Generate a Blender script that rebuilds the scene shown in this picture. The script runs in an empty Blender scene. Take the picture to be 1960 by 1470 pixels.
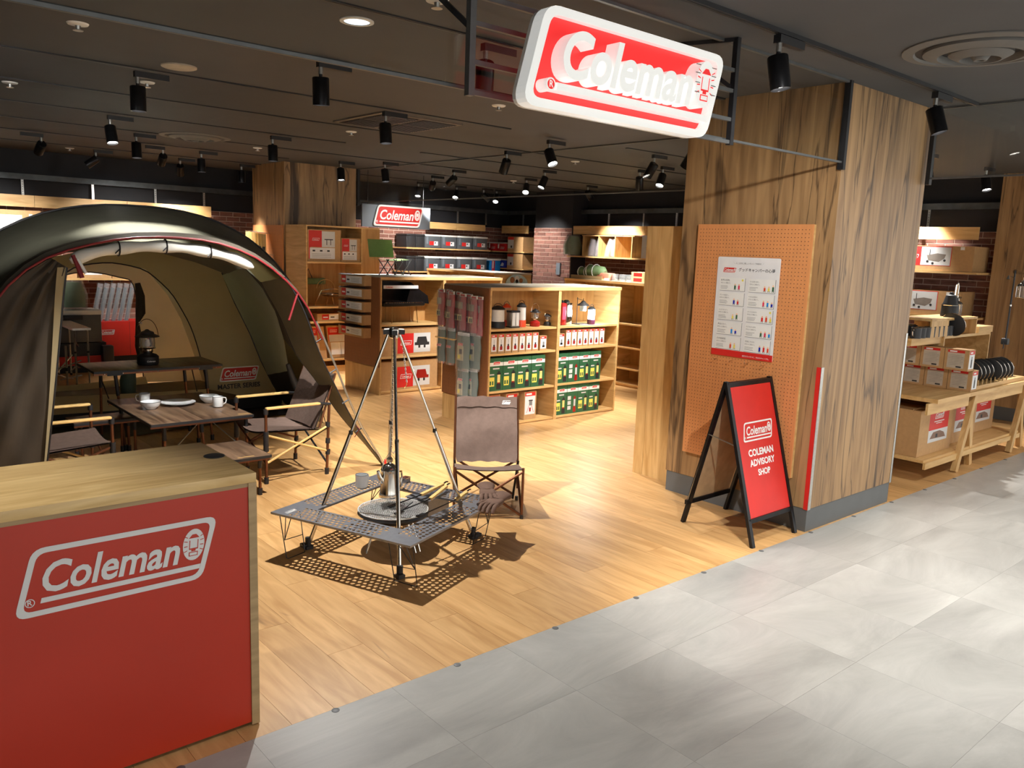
import bpy, bmesh, math, random
from mathutils import Vector, Matrix
random.seed(7)
S = bpy.context.scene
C = S.collection
R = math.radians
PI = math.pi

# ---------------------------------------------------------------- camera, world, exposure, big lights
CAMZ = 1.8
yaw, pit, rol = R(40.905), R(9.318), R(2.131)
fw = Vector((math.sin(yaw)*math.cos(pit), math.cos(yaw)*math.cos(pit), -math.sin(pit)))
rt = Vector((math.cos(yaw), -math.sin(yaw), 0)); up = rt.cross(fw)
r2 = rt*math.cos(rol)+up*math.sin(rol); u2 = -rt*math.sin(rol)+up*math.cos(rol)
cd = bpy.data.cameras.new('camera'); cam = bpy.data.objects.new('camera', cd); C.objects.link(cam)
m3 = Matrix((r2, u2, -fw)).transposed().to_4x4(); m3.translation = (0, 0, CAMZ); cam.matrix_world = m3
cd.sensor_width = 36; cd.lens = 36*1559.6/1960; cd.clip_end = 60
S.camera = cam
w = bpy.data.worlds.new('world'); S.world = w; w.use_nodes = True
w.node_tree.nodes['Background'].inputs[0].default_value = (1, .97, .92, 1)
w.node_tree.nodes['Background'].inputs[1].default_value = 1.4
S.view_settings.view_transform = 'Standard'; S.view_settings.look = 'None'
S.view_settings.gamma = 1; S.view_settings.use_curve_mapping = False
S.view_settings.exposure = 0.42
SPOT = 240.0          # one track spotlight
HALL = 120.0           # one downlight of the mall hall
HC = 2.9              # ceiling height
def area(name, loc, sx, sy, e, col=(1, .97, .93), rot=(0, 0, 0)):
    l = bpy.data.lights.new(name, 'AREA'); l.shape = 'RECTANGLE'; l.size = sx; l.size_y = sy; l.energy = e; l.color = col
    o = bpy.data.objects.new(name, l); C.objects.link(o); o.location = loc; o.rotation_euler = rot
    return o
# unseen downlights of the mall ceiling, over the walkway behind and beside the camera
def down(name, x, y, e, ang=95, col=(1, .98, .95)):
    l = bpy.data.lights.new(name, 'SPOT'); l.energy = e; l.spot_size = R(ang); l.spot_blend = .9; l.shadow_soft_size = .12; l.color = col
    o = bpy.data.objects.new(name, l); C.objects.link(o); o.location = (x, y, HC-.03); return o
for x, y, k in ((1.1, 1.3, .7), (3.4, .9, .8), (5.2, 1.0, 1.6), (7.0, 1.2, 1.2), (9.0, 1.2, 1.0), (2.2, -.2, .6), (4.2, -.8, 1.2), (6.2, -1.0, 1.2), (8.2, -.8, 1), (.2, -1.4, .5), (2.0, -2.2, .8)): down('hall_light', x, y, HALL*k)  # first one added to brighten the floor in front of the counter

# ---------------------------------------------------------------- materials
def srgb(r, g, b):
    f = lambda c: (c/255/12.92) if c/255 <= .04045 else ((c/255+.055)/1.055)**2.4
    return (f(r), f(g), f(b))
MATS = {}
def nt(name):
    m = bpy.data.materials.new(name); m.use_nodes = True; t = m.node_tree
    return m, t, t.nodes['Principled BSDF'], t.nodes, t.links
def M(name, col, rough=.6, metal=0, var=.12, sc=14, bump=0, emit=0, trans=0, alpha=1, spec=.5, stretch=(1, 1, 1), ior=1.45):
    """plain surface with a procedural mottling"""
    if name in MATS: return MATS[name]
    m, t, b, N, L = nt(name)
    tc = N.new('ShaderNodeTexCoord'); mp = N.new('ShaderNodeMapping'); mp.inputs['Scale'].default_value = stretch
    n = N.new('ShaderNodeTexNoise'); n.inputs['Scale'].default_value = sc; n.inputs['Detail'].default_value = 3
    L.new(tc.outputs['Object'], mp.inputs[0]); L.new(mp.outputs[0], n.inputs['Vector'])
    cr = N.new('ShaderNodeValToRGB')
    c = Vector(col)
    cr.color_ramp.elements[0].color = (*(c*(1-var)), 1); cr.color_ramp.elements[0].position = .3
    cr.color_ramp.elements[1].color = (*[min(1, v) for v in c*(1+var)], 1); cr.color_ramp.elements[1].position = .7
    L.new(n.outputs['Fac'], cr.inputs[0]); L.new(cr.outputs[0], b.inputs['Base Color'])
    b.inputs['Roughness'].default_value = rough; b.inputs['Metallic'].default_value = metal
    b.inputs['Specular IOR Level'].default_value = spec
    if emit:
        b.inputs['Emission Color'].default_value = (*col, 1); b.inputs['Emission Strength'].default_value = emit
    if trans: b.inputs['Transmission Weight'].default_value = trans; b.inputs['IOR'].default_value = ior
    if alpha < 1: b.inputs['Alpha'].default_value = alpha
    if bump:
        bp = N.new('ShaderNodeBump'); bp.inputs['Strength'].default_value = bump; bp.inputs['Distance'].default_value = .01
        L.new(n.outputs['Fac'], bp.inputs['Height']); L.new(bp.outputs[0], b.inputs['Normal'])
    MATS[name] = m
    return m
def W(name, c0, c1, axis='z', sc=6, rough=.5, streak=None, st=.62, vary=.12, knots=True, bump=.05):
    """wood: grain stretched along one axis, offset per object"""
    if name in MATS: return MATS[name]
    m, t, b, N, L = nt(name)
    tc = N.new('ShaderNodeTexCoord'); oi = N.new('ShaderNodeObjectInfo')
    mu = N.new('ShaderNodeVectorMath'); mu.operation = 'SCALE'; mu.inputs[0].default_value = (31, 17, 23)
    L.new(oi.outputs['Random'], mu.inputs['Scale'])
    ad = N.new('ShaderNodeVectorMath'); ad.operation = 'ADD'; L.new(tc.outputs['Object'], ad.inputs[0]); L.new(mu.outputs[0], ad.inputs[1])
    q_ = .08 if name == 'pillar_oak' else .12; s = {'x': (q_, 1, 1), 'y': (1, q_, 1), 'z': (1, 1, q_)}[axis]
    mp = N.new('ShaderNodeMapping'); mp.inputs['Scale'].default_value = s; L.new(ad.outputs[0], mp.inputs[0])
    n = N.new('ShaderNodeTexNoise'); n.inputs['Scale'].default_value = sc*3; n.inputs['Detail'].default_value = 6; n.inputs['Distortion'].default_value = 1.2
    L.new(mp.outputs[0], n.inputs['Vector'])
    cr = N.new('ShaderNodeValToRGB'); cr.color_ramp.elements[0].position = .3; cr.color_ramp.elements[1].position = .7
    cr.color_ramp.elements[0].color = (*c0, 1); cr.color_ramp.elements[1].color = (*c1, 1)
    L.new(n.outputs['Fac'], cr.inputs[0]); out = cr.outputs[0]
    if streak:
        n2 = N.new('ShaderNodeTexNoise'); n2.inputs['Scale'].default_value = sc*.9; n2.inputs['Detail'].default_value = 4; n2.inputs['Distortion'].default_value = 1.6; n2.inputs['Roughness'].default_value = .62
        mp2 = N.new('ShaderNodeMapping'); mp2.inputs['Scale'].default_value = s; mp2.inputs['Location'].default_value = (3, 5, 7)
        L.new(ad.outputs[0], mp2.inputs[0]); L.new(mp2.outputs[0], n2.inputs['Vector'])
        r = N.new('ShaderNodeValToRGB'); r.color_ramp.elements[0].position = st; r.color_ramp.elements[1].position = st+.1
        r.color_ramp.elements[0].color = (0, 0, 0, 1); r.color_ramp.elements[1].color = (1, 1, 1, 1)
        L.new(n2.outputs['Fac'], r.inputs[0])
        mx = N.new('ShaderNodeMix'); mx.data_type = 'RGBA'; L.new(r.outputs[0], mx.inputs[0]); L.new(out, mx.inputs[6]); mx.inputs[7].default_value = (*streak, 1)
        out = mx.outputs[2]
    if name == 'pillar_oak':      # thin dark cracks running with the grain
        n3 = N.new('ShaderNodeTexNoise'); n3.inputs['Scale'].default_value = 3.2; n3.inputs['Detail'].default_value = 5; n3.inputs['Distortion'].default_value = .9
        mp3 = N.new('ShaderNodeMapping'); mp3.inputs['Scale'].default_value = (1, 1, .09); mp3.inputs['Location'].default_value = (9, 2, 4); L.new(ad.outputs[0], mp3.inputs[0]); L.new(mp3.outputs[0], n3.inputs['Vector'])
        r3 = N.new('ShaderNodeValToRGB'); e_ = r3.color_ramp.elements; e_[0].position = .485; e_[1].position = .5; e_[0].color = (0, 0, 0, 1); e_[1].color = (.75, .75, .75, 1); x_ = e_.new(.515); x_.color = (0, 0, 0, 1)
        L.new(n3.outputs['Fac'], r3.inputs[0]); mx3 = N.new('ShaderNodeMix'); mx3.data_type = 'RGBA'; L.new(r3.outputs[0], mx3.inputs[0]); L.new(out, mx3.inputs[6]); mx3.inputs[7].default_value = (*srgb(58, 42, 30), 1); out = mx3.outputs[2]
    hs = N.new('ShaderNodeHueSaturation')
    ma = N.new('ShaderNodeMath'); ma.operation = 'MULTIPLY_ADD'; ma.inputs[1].default_value = vary*2; ma.inputs[2].default_value = 1-vary
    L.new(oi.outputs['Random'], ma.inputs[0]); L.new(ma.outputs[0], hs.inputs['Value']); L.new(out, hs.inputs['Color'])
    L.new(hs.outputs[0], b.inputs['Base Color']); b.inputs['Roughness'].default_value = rough
    if bump:
        bp = N.new('ShaderNodeBump'); bp.inputs['Strength'].default_value = bump; bp.inputs['Distance'].default_value = .01
        L.new(n.outputs['Fac'], bp.inputs['Height']); L.new(bp.outputs[0], b.inputs['Normal'])
    MATS[name] = m
    return m
m_floor = W('floor_oak', srgb(184, 138, 84), srgb(214, 170, 114), 'y', 5, .38, srgb(128, 92, 56), .66, .09)
m_tile = M('grey_stone_tile', srgb(168, 166, 160), .32, 0, .24, 1.7, .02, stretch=(.5, 1.4, 1))
def vary_tile():
    t = m_tile.node_tree; b = t.nodes['Principled BSDF']; src = b.inputs['Base Color'].links[0].from_socket
    oi = t.nodes.new('ShaderNodeObjectInfo'); hs = t.nodes.new('ShaderNodeHueSaturation'); ma = t.nodes.new('ShaderNodeMath')
    ma.operation = 'MULTIPLY_ADD'; ma.inputs[1].default_value = .14; ma.inputs[2].default_value = .93
    t.links.new(oi.outputs['Random'], ma.inputs[0]); t.links.new(ma.outputs[0], hs.inputs['Value']); t.links.new(src, hs.inputs['Color']); t.links.new(hs.outputs[0], b.inputs['Base Color'])
    n = [x for x in t.nodes if x.type == 'TEX_NOISE'][0]; n.inputs['Detail'].default_value = 9; n.inputs['Roughness'].default_value = .68; n.inputs['Distortion'].default_value = .8
    mp = [x for x in t.nodes if x.type == 'MAPPING'][0]; sc_ = t.nodes.new('ShaderNodeVectorMath'); sc_.operation = 'SCALE'; sc_.inputs[0].default_value = (41, 29, 7); t.links.new(oi.outputs['Random'], sc_.inputs['Scale']); t.links.new(sc_.outputs[0], mp.inputs['Location'])
vary_tile()
m_pillar = W('pillar_oak', srgb(132, 100, 66), srgb(178, 142, 98), 'z', 4, .45, srgb(70, 52, 36), .57, .03, bump=.02)
m_pine = W('pine_board', srgb(196, 152, 92), srgb(224, 186, 126), 'x', 5, .5, srgb(150, 100, 52), .70, .04)
m_pinez = W('pine_upright', srgb(184, 142, 84), srgb(216, 178, 120), 'z', 5, .5, srgb(150, 100, 52), .70, .04)
m_piney = W('pine_side', srgb(190, 148, 90), srgb(220, 182, 122), 'y', 5, .5, srgb(150, 100, 52), .70, .04)
m_ply = W('plywood_back', srgb(176, 128, 72), srgb(204, 160, 100), 'z', 4, .6, None, .6, .05)
m_counter = W('counter_laminate', srgb(192, 156, 98), srgb(222, 190, 132), 'x', 8, .38, None, .6, .02)
m_edge = W('counter_edge', srgb(150, 124, 86), srgb(176, 148, 106), 'x', 8, .5, None, .6, .02)
m_walnut = W('walnut_tabletop', srgb(70, 50, 38), srgb(140, 112, 88), 'y', 5, .35, None, .6, .1)
m_peg = M('pegboard_orange', srgb(212, 142, 86), .6, 0, .05, 40, stretch=(1, 1, .2))
m_pegb = M('pegboard_brown', srgb(132, 84, 50), .6, 0, .06, 40, stretch=(1, 1, .2))
m_ceil = M('ceiling_board', srgb(76, 76, 78), .75, 0, .05, 3)
m_ceil2 = M('hall_ceiling_board', srgb(80, 81, 82), .8, 0, .05, 3)
m_black = M('black_paint', (.012, .012, .014), .5, 0, .2, 10)
m_blackw = M('black_wall', (.012, .012, .015), .7, 0, .2, 4)
m_blackm = M('black_metal', (.015, .015, .017), .3, .6, .2, 20)
m_steel = M('steel_beam', srgb(80, 84, 86), .45, .6, .2, 8)
m_alu = M('brushed_aluminium', srgb(190, 190, 186), .3, .9, .1, 60)
m_chrome = M('chrome', srgb(215, 212, 205), .12, 1, .03, 20)
m_zinc = M('steel_frame', srgb(96, 98, 98), .4, .3, .1, 20)
m_plate = M('steel_board', srgb(140, 142, 148), .35, .6, .08, 30)
m_white = M('white_paint', srgb(232, 232, 228), .45, 0, .03, 10)
m_whitep = M('white_paper', srgb(226, 226, 226), .6, 0, .03, 10)
m_enamel = M('white_enamel', srgb(238, 240, 240), .15, 0, .02, 8)
m_grim = M('enamel_rim', srgb(110, 118, 122), .3, 0, .05, 20)
m_redp = M('red_panel', srgb(176, 46, 24), .32, 0, .04, 3)
m_red = M('red_print', srgb(214, 38, 34), .5, 0, .04, 10)
m_redb = M('red_box_board', srgb(206, 38, 30), .5, 0, .05, 8)
m_kraft = M('kraft_board', srgb(186, 146, 98), .7, 0, .06, 30)
m_kraftd = M('kraft_tape', srgb(150, 112, 70), .6, 0, .05, 30)
m_ink = M('black_ink', (.02, .02, .022), .5, 0, .1, 10)
m_greyink = M('grey_ink', srgb(130, 130, 130), .6, 0, .1, 10)
m_lgrey = M('light_grey_vinyl', srgb(208, 208, 206), .5, 0, .02, 10)
m_green = M('green_print', srgb(46, 96, 62), .5, 0, .08, 8)
m_yellow = M('yellow_print', srgb(236, 220, 96), .5, 0, .05, 10)
m_gold = M('warm_glow_print', srgb(250, 214, 130), .5, 0, .1, 30)
m_orange = M('orange_plastic', srgb(220, 72, 34), .35, 0, .04, 10)
m_redm = M('red_enamel_metal', srgb(160, 30, 26), .3, .2, .05, 10)
m_base = M('baseboard_grey', srgb(96, 98, 98), .5, 0, .04, 10)
m_brown = M('brown_canvas', srgb(96, 77, 67), .9, 0, .1, 26, .25)
m_brownl = M('brown_leg', srgb(112, 70, 46), .3, .7, .1, 20)
m_bamboo = M('bamboo', srgb(222, 184, 116), .45, 0, .06, 20)
m_tolive = M('tent_roof_olive', srgb(104, 103, 88), .5, 0, .08, 5, .05)
m_tdark = M('tent_dark_band', srgb(72, 66, 54), .7, 0, .1, 6, .1)
m_ttan = M('tent_tan', srgb(200, 184, 142), .75, 0, .05, 3, .06)
m_tcream = M('tent_cream', srgb(228, 220, 184), .75, 0, .05, 3, .1)
m_tgrey = M('tent_grey_green', srgb(186, 194, 176), .7, 0, .05, 3, .08)
m_tflap = M('tent_flap_grey', srgb(118, 112, 94), .7, 0, .06, 6, .1)
m_tblack = M('tent_black_floor', (.014, .013, .012), .6, 0, .3, 5, .2)
m_tbrown = M('tent_side_brown', srgb(58, 48, 34), .7, 0, .12, 5, .5)
m_tred = M('tent_red_trim', srgb(122, 24, 30), .5, 0, .05, 20)
m_gbag = M('green_bag_fabric', srgb(72, 92, 84), .7, 0, .12, 12, .2)
m_rbag = M('red_bag_fabric', srgb(140, 42, 52), .7, 0, .12, 12, .2)
m_lens = M('lamp_lens', (1, .96, .9), .3, 0, .01, 5, emit=14)
m_lanternlit = M('lit_lantern', (.85, .92, 1), .3, 0, .01, 5, emit=5)
m_glass = M('clear_glass', (.96, .98, .97), .02, 0, .01, 2, trans=1, ior=1.05)
def pane(m, tint):          # thin flat pane: light passes straight through, faint mirror at grazing angles
    t = m.node_tree; o = t.nodes['Material Output']; tr = t.nodes.new('ShaderNodeBsdfTransparent'); gl = t.nodes.new('ShaderNodeBsdfGlossy'); gl.inputs['Roughness'].default_value = .02
    mx = t.nodes.new('ShaderNodeMixShader'); tr.inputs[0].default_value = tint
    mx.inputs[0].default_value = .035; t.links.new(tr.outputs[0], mx.inputs[1]); t.links.new(gl.outputs[0], mx.inputs[2]); t.links.new(mx.outputs[0], o.inputs[0])
pane(m_glass, (.95, .965, .955, 1))
m_jar = M('lantern_glass', (.95, .97, .96), .05, 0, .01, 2, trans=.9, ior=1.3)
m_mesh = M('grill_mesh', srgb(232, 232, 230), .25, .25, .03, 10)
m_ash = M('dark_steel', (.05, .05, .052), .35, .8, .2, 20)
m_glove = M('brown_leather', srgb(104, 78, 64), .85, 0, .12, 30, .3)
m_cool = M('charcoal_cooler', srgb(84, 88, 92), .5, 0, .06, 10)
m_coold = M('dark_cooler', srgb(40, 40, 42), .5, 0, .08, 10)
m_blue = M('blue_plastic', srgb(24, 44, 170), .4, 0, .05, 10)
m_lblue = M('light_blue_plastic', srgb(30, 140, 220), .4, 0, .05, 10)
m_pink = M('pink_plastic', srgb(220, 60, 90), .4, 0, .05, 10)
m_olive = M('olive_bag', srgb(100, 124, 84), .7, 0, .15, 14, .3)
m_gcloth = M('green_chair_cloth', srgb(120, 148, 84), .8, 0, .06, 14, .2)
m_sb = M('sign_board_grey', srgb(112, 120, 128), .5, 0, .04, 8)
m_mortar = M('mortar', srgb(196, 172, 156), .9, 0, .1, 20)
m_film = M('plastic_film', (.9, .92, .94), .15, 0, .02, 5, trans=.6, alpha=.35)

def cloth(m, k):
    t = m.node_tree; b = t.nodes['Principled BSDF']; o = t.nodes['Material Output']
    tr = t.nodes.new('ShaderNodeBsdfTranslucent'); mx = t.nodes.new('ShaderNodeMixShader'); mx.inputs[0].default_value = k
    t.links.new(b.inputs['Base Color'].links[0].from_socket, tr.inputs[0]); t.links.new(b.outputs[0], mx.inputs[1]); t.links.new(tr.outputs[0], mx.inputs[2]); t.links.new(mx.outputs[0], o.inputs[0])
for m_, k_ in ((m_ttan, .55), (m_tcream, .6), (m_tgrey, .55), (m_tolive, .4), (m_tflap, .25), (m_tdark, .2), (m_tbrown, .05)): cloth(m_, k_)

# ---------------------------------------------------------------- mesh helpers
class B:
    """collects geometry with material slots"""
    def __init__(s): s.v = []; s.f = []; s.mi = []; s.sm = []; s.mats = []
    def slot(s, m):
        if m not in s.mats: s.mats.append(m)
        return s.mats.index(m)
    def add(s, vs, fs, m, smooth=False):
        o = len(s.v); k = s.slot(m); s.v += [tuple(x) for x in vs]
        for f in fs: s.f.append(tuple(i+o for i in f)); s.mi.append(k); s.sm.append(smooth)
        return s
    def box(s, x0, y0, z0, x1, y1, z1, m, T=None):
        vs = [Vector(p) for p in ((x0, y0, z0), (x1, y0, z0), (x1, y1, z0), (x0, y1, z0), (x0, y0, z1), (x1, y0, z1), (x1, y1, z1), (x0, y1, z1))]
        if T: vs = [T @ p for p in vs]
        return s.add(vs, [(0, 3, 2, 1), (4, 5, 6, 7), (0, 1, 5, 4), (1, 2, 6, 5), (2, 3, 7, 6), (3, 0, 4, 7)], m)
    def bev(s, x0, y0, z0, x1, y1, z1, r, m, T=None, seg=2):
        """box with rounded edges"""
        bm = bmesh.new(); bmesh.ops.create_cube(bm, size=1)
        for v in bm.verts: v.co = Vector(((x0+x1)/2+v.co.x*(x1-x0), (y0+y1)/2+v.co.y*(y1-y0), (z0+z1)/2+v.co.z*(z1-z0)))
        bmesh.ops.bevel(bm, geom=bm.edges[:], offset=r, segments=seg, affect='EDGES', profile=.5)
        bm.verts.index_update()
        s.add([(T @ v.co) if T else v.co.copy() for v in bm.verts], [[v.index for v in f.verts] for f in bm.faces], m, True); bm.free(); return s
    def quad(s, pts, m): return s.add(pts, [tuple(range(len(pts)))], m)
    def rect(s, x0, z0, x1, z1, m, y=0.0):      # faces -Y
        return s.quad([(x0, y, z0), (x1, y, z0), (x1, y, z1), (x0, y, z1)], m)
    def tube(s, pts, r, m, n=8, caps=True, r1=None):
        pts = [Vector(p) for p in pts]; rings = []; prev = None
        for i, p in enumerate(pts):
            d = (pts[min(i+1, len(pts)-1)]-pts[max(i-1, 0)]).normalized()
            a = d.orthogonal().normalized() if prev is None else (prev-d*prev.dot(d)).normalized()
            prev = a; b = d.cross(a)
            rr = r if r1 is None else r+(r1-r)*i/(len(pts)-1)
            if isinstance(r, (list, tuple)): rr = r[i]
            rings.append([p+(a*math.cos(2*PI*k/n)+b*math.sin(2*PI*k/n))*rr for k in range(n)])
        vs = [q for g in rings for q in g]; fs = []
        for i in range(len(rings)-1):
            for k in range(n): fs.append((i*n+k, i*n+(k+1) % n, (i+1)*n+(k+1) % n, (i+1)*n+k))
        if caps: fs += [tuple(reversed(range(n))), tuple(range((len(rings)-1)*n, len(rings)*n))]
        return s.add(vs, fs, m, True)
    def bar(s, p0, p1, w_, h_, m):
        """rectangular bar between two points"""
        p0 = Vector(p0); p1 = Vector(p1); d = (p1-p0); L_ = d.length; q = d.to_track_quat('X', 'Z').to_matrix().to_4x4(); q.translation = p0
        return s.box(0, -w_/2, -h_/2, L_, w_/2, h_/2, m, q)
    def lathe(s, prof, m, c=(0, 0, 0), n=20, T=None, cap=True):
        vs = []; fs = []
        for r, z in prof:
            for k in range(n):
                p = Vector((c[0]+r*math.cos(2*PI*k/n), c[1]+r*math.sin(2*PI*k/n), c[2]+z)); vs.append(T @ p if T else p)
        for i in range(len(prof)-1):
            for k in range(n): fs.append((i*n+k, i*n+(k+1) % n, (i+1)*n+(k+1) % n, (i+1)*n+k))
        if cap: fs += [tuple(reversed(range(n))), tuple(range((len(prof)-1)*n, len(prof)*n))]
        return s.add(vs, fs, m, True)
    def prism(s, poly, y0, y1, m, T=None, side=None):
        """2D polygon in XZ extruded along Y"""
        n = len(poly); vs = [Vector((x, y0, z)) for x, z in poly]+[Vector((x, y1, z)) for x, z in poly]
        if T: vs = [T @ v for v in vs]
        s.add(vs, [tuple(range(n)), tuple(reversed(range(n, 2*n)))], m)
        return s.add(vs, [(i, i+n, (i+1) % n+n, (i+1) % n) for i in range(n)], side or m)
    def grid(s, fn, nu, nv, m, smooth=True):
        vs = [Vector(fn(i/nu, j/nv)) for j in range(nv+1) for i in range(nu+1)]
        return s.add(vs, [(j*(nu+1)+i, j*(nu+1)+i+1, (j+1)*(nu+1)+i+1, (j+1)*(nu+1)+i) for j in range(nv) for i in range(nu)], m, smooth)
    def mesh(s, me, T, remap=None):
        """append another mesh with a transform"""
        o = len(s.v); s.v += [tuple(T @ v.co) for v in me.vertices]
        for p in me.polygons:
            mm = remap if remap else me.materials[p.material_index]
            s.f.append(tuple(i+o for i in p.vertices)); s.mi.append(s.slot(mm)); s.sm.append(False)
        return s
    def data(s, name):
        me = bpy.data.meshes.new(name); me.from_pydata(s.v, [], s.f)
        for m in s.mats: me.materials.append(m)
        me.polygons.foreach_set('material_index', s.mi); me.polygons.foreach_set('use_smooth', s.sm)
        me.update()
        if any(s.sm):
            try: me.set_sharp_from_angle(angle=R(40))
            except Exception: pass
        return me
def ob(name, b, parent=None, loc=None, rot=None, label=None, kind=None, cat=None, group=None):
    me = b if isinstance(b, bpy.types.Mesh) else b.data(name)
    o = bpy.data.objects.new(name, me); C.objects.link(o)
    if parent: o.parent = parent
    if loc: o.location = loc
    if rot is not None: o.rotation_euler = rot if isinstance(rot, tuple) else (0, 0, rot)
    for k, v_ in (('label', label), ('kind', kind), ('category', cat), ('group', group)):
        if v_: o[k] = v_
    return o
def thing(name, label, cat, loc=(0, 0, 0), rz=0, group=None, kind=None):
    o = bpy.data.objects.new(name, None); C.objects.link(o); o.location = loc; o.rotation_euler = (0, 0, rz); o.empty_display_size = .1
    o['label'] = label; o['category'] = cat
    if group: o['group'] = group
    if kind: o['kind'] = kind
    return o
KIDS = {}
def dup(root, loc, rz=None, label=None, group=None):
    def cp(o, par):
        c = o.copy(); C.objects.link(c)
        if par: c.parent = par
        for ch in KIDS.get(o.name) or [x for x in bpy.data.objects if x.parent == o]: cp(ch, c)
        return c
    if root.name not in KIDS:
        def reg(o):
            KIDS[o.name] = [x for x in bpy.data.objects if x.parent == o]
            for k in KIDS[o.name]: reg(k)
        reg(root)
    c = cp(root, None); c.location = loc
    if rz is not None: c.rotation_euler = (0, 0, rz)
    if label: c['label'] = label
    if group: c['group'] = group
    return c
class Rep:
    """first call places the prototype itself, later calls copies"""
    def __init__(s, root): s.r = root; s.used = False
    def put(s, loc, rz=0, label=None, group=None):
        if not s.used:
            s.used = True; r = s.r; r.location = loc; r.rotation_euler = (0, 0, rz)
            if label: r['label'] = label
            if group: r['group'] = group
            return r
        return dup(s.r, loc, rz, label, group)
ORD = ['first', 'second', 'third', 'fourth', 'fifth', 'sixth', 'seventh', 'eighth', 'ninth', 'tenth', 'eleventh', 'twelfth']
# text as flat mesh in the XZ plane, baseline at z=0, facing -Y
TX = {}
def text(s_, off=0.0, shear=0.0, ext=0.0, spacing=1.0, res=3):
    k = (s_, off, shear, ext, spacing, res)
    if k in TX: return TX[k]
    cu = bpy.data.curves.new('t', 'FONT'); cu.body = s_; cu.offset = off; cu.shear = shear; cu.extrude = ext; cu.resolution_u = res; cu.space_character = spacing
    o = bpy.data.objects.new('t', cu); C.objects.link(o)
    dg = bpy.context.evaluated_depsgraph_get(); me = bpy.data.meshes.new_from_object(o.evaluated_get(dg))
    bpy.data.objects.remove(o); bpy.data.curves.remove(cu)
    xs = [v.co.x for v in me.vertices] or [0, 1]; x0 = min(xs); w_ = max(xs)-x0
    for v in me.vertices: v.co = Vector((v.co.x-x0, -v.co.z, v.co.y))
    TX[k] = (me, w_); return TX[k]
def put_text(b, s_, x, z, width, m, y=0, off=.02, shear=0, ext=0, hscale=1.0, T=None):
    me, w_ = text(s_, off, shear, ext)
    k = width/max(w_, .01)
    t = Matrix.Translation((x, y, z)) @ Matrix.Diagonal((k, k if not ext else 1, k*hscale, 1))
    if T: t = T @ t
    b.mesh(me, t, m); return b
def rounded(pts, r, n=5):
    """round the corners of a 2D polygon"""
    out = []
    L_ = len(pts)
    for i in range(L_):
        p = Vector(pts[i]); a = Vector(pts[i-1])-p; c = Vector(pts[(i+1) % L_])-p
        rr = min(r, a.length/2, c.length/2); p0 = p+a.normalized()*rr; p1 = p+c.normalized()*rr
        for k in range(n+1):
            t = k/n; out.append(tuple(p0*(1-t)**2+p*2*t*(1-t)+p1*t*t))
    return out
def ringpoly(b, outer, inner, y, m, ext=0):
    n = len(outer)
    vs = [(x, y, z) for x, z in outer]+[(x, y, z) for x, z in inner]
    b.add(vs, [(i, (i+1) % n, (i+1) % n+n, i+n) for i in range(n)], m)
    if ext:
        vs2 = vs+[(x, y+ext, z) for x, y_, z in vs]
        b.add(vs2, [(i, i+2*n, (i+1) % n+2*n, (i+1) % n) for i in range(n)]+[(i+n, (i+1) % n+n, (i+1) % n+3*n, i+3*n) for i in range(n)], m)
def para(w_, h, s_, inset=0, r=.05):
    k = s_/h; i = inset; j = i*math.sqrt(1+k*k)
    return rounded([(k*i+j, i), (w_-s_+k*i-j, i), (w_-s_+k*(h-i)-j, h-i), (k*(h-i)+j, h-i)], r)
def emblem(b, cx, cz, rx, rz, sh, m, md, y, ext=0):
    """oval with a small lantern and rays"""
    pl = [(cx+rx*math.cos(a)+sh*rz*math.sin(a), cz+rz*math.sin(a)) for a in [2*PI*k/28 for k in range(28)]]
    b.prism(pl, y, y+max(ext, .0004), m)
    q = lambda u, v: (cx+u*rx+sh*v*rz, cz+v*rz)
    e = .002 if not ext else .004
    def pg(P): b.add([(q(*p)[0], y-e*.3, q(*p)[1]) for p in P], [tuple(range(len(P)))], md)
    pg([(-.5, .42), (.5, .42), (.18, .66), (-.18, .66)]); pg([(-.42, .3), (-.34, .3), (-.34, -.22), (-.42, -.22)]); pg([(.34, .3), (.42, .3), (.42, -.22), (.34, -.22)])
    pg([(-.42, -.22), (.42, -.22), (.42, -.3), (-.42, -.3)]); pg([(-.2, -.3), (.2, -.3), (.2, -.42), (-.2, -.42)])
    pg([(-.42, -.45), (.42, -.45), (.42, -.72), (-.42, -.72)]); b.add([(q(*p)[0], y-e*.6, q(*p)[1]) for p in ((-.34, -.5), (.34, -.5), (.34, -.67), (-.34, -.67))], [(0, 1, 2, 3)], m)
    for sg in (-1, 1):
        for v in (-.35, -.08, .2, .45): pg([(sg*.58, v), (sg*.9, v*1.25), (sg*.9, v*1.25+.05), (sg*.58, v+.05)][::sg])
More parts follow.
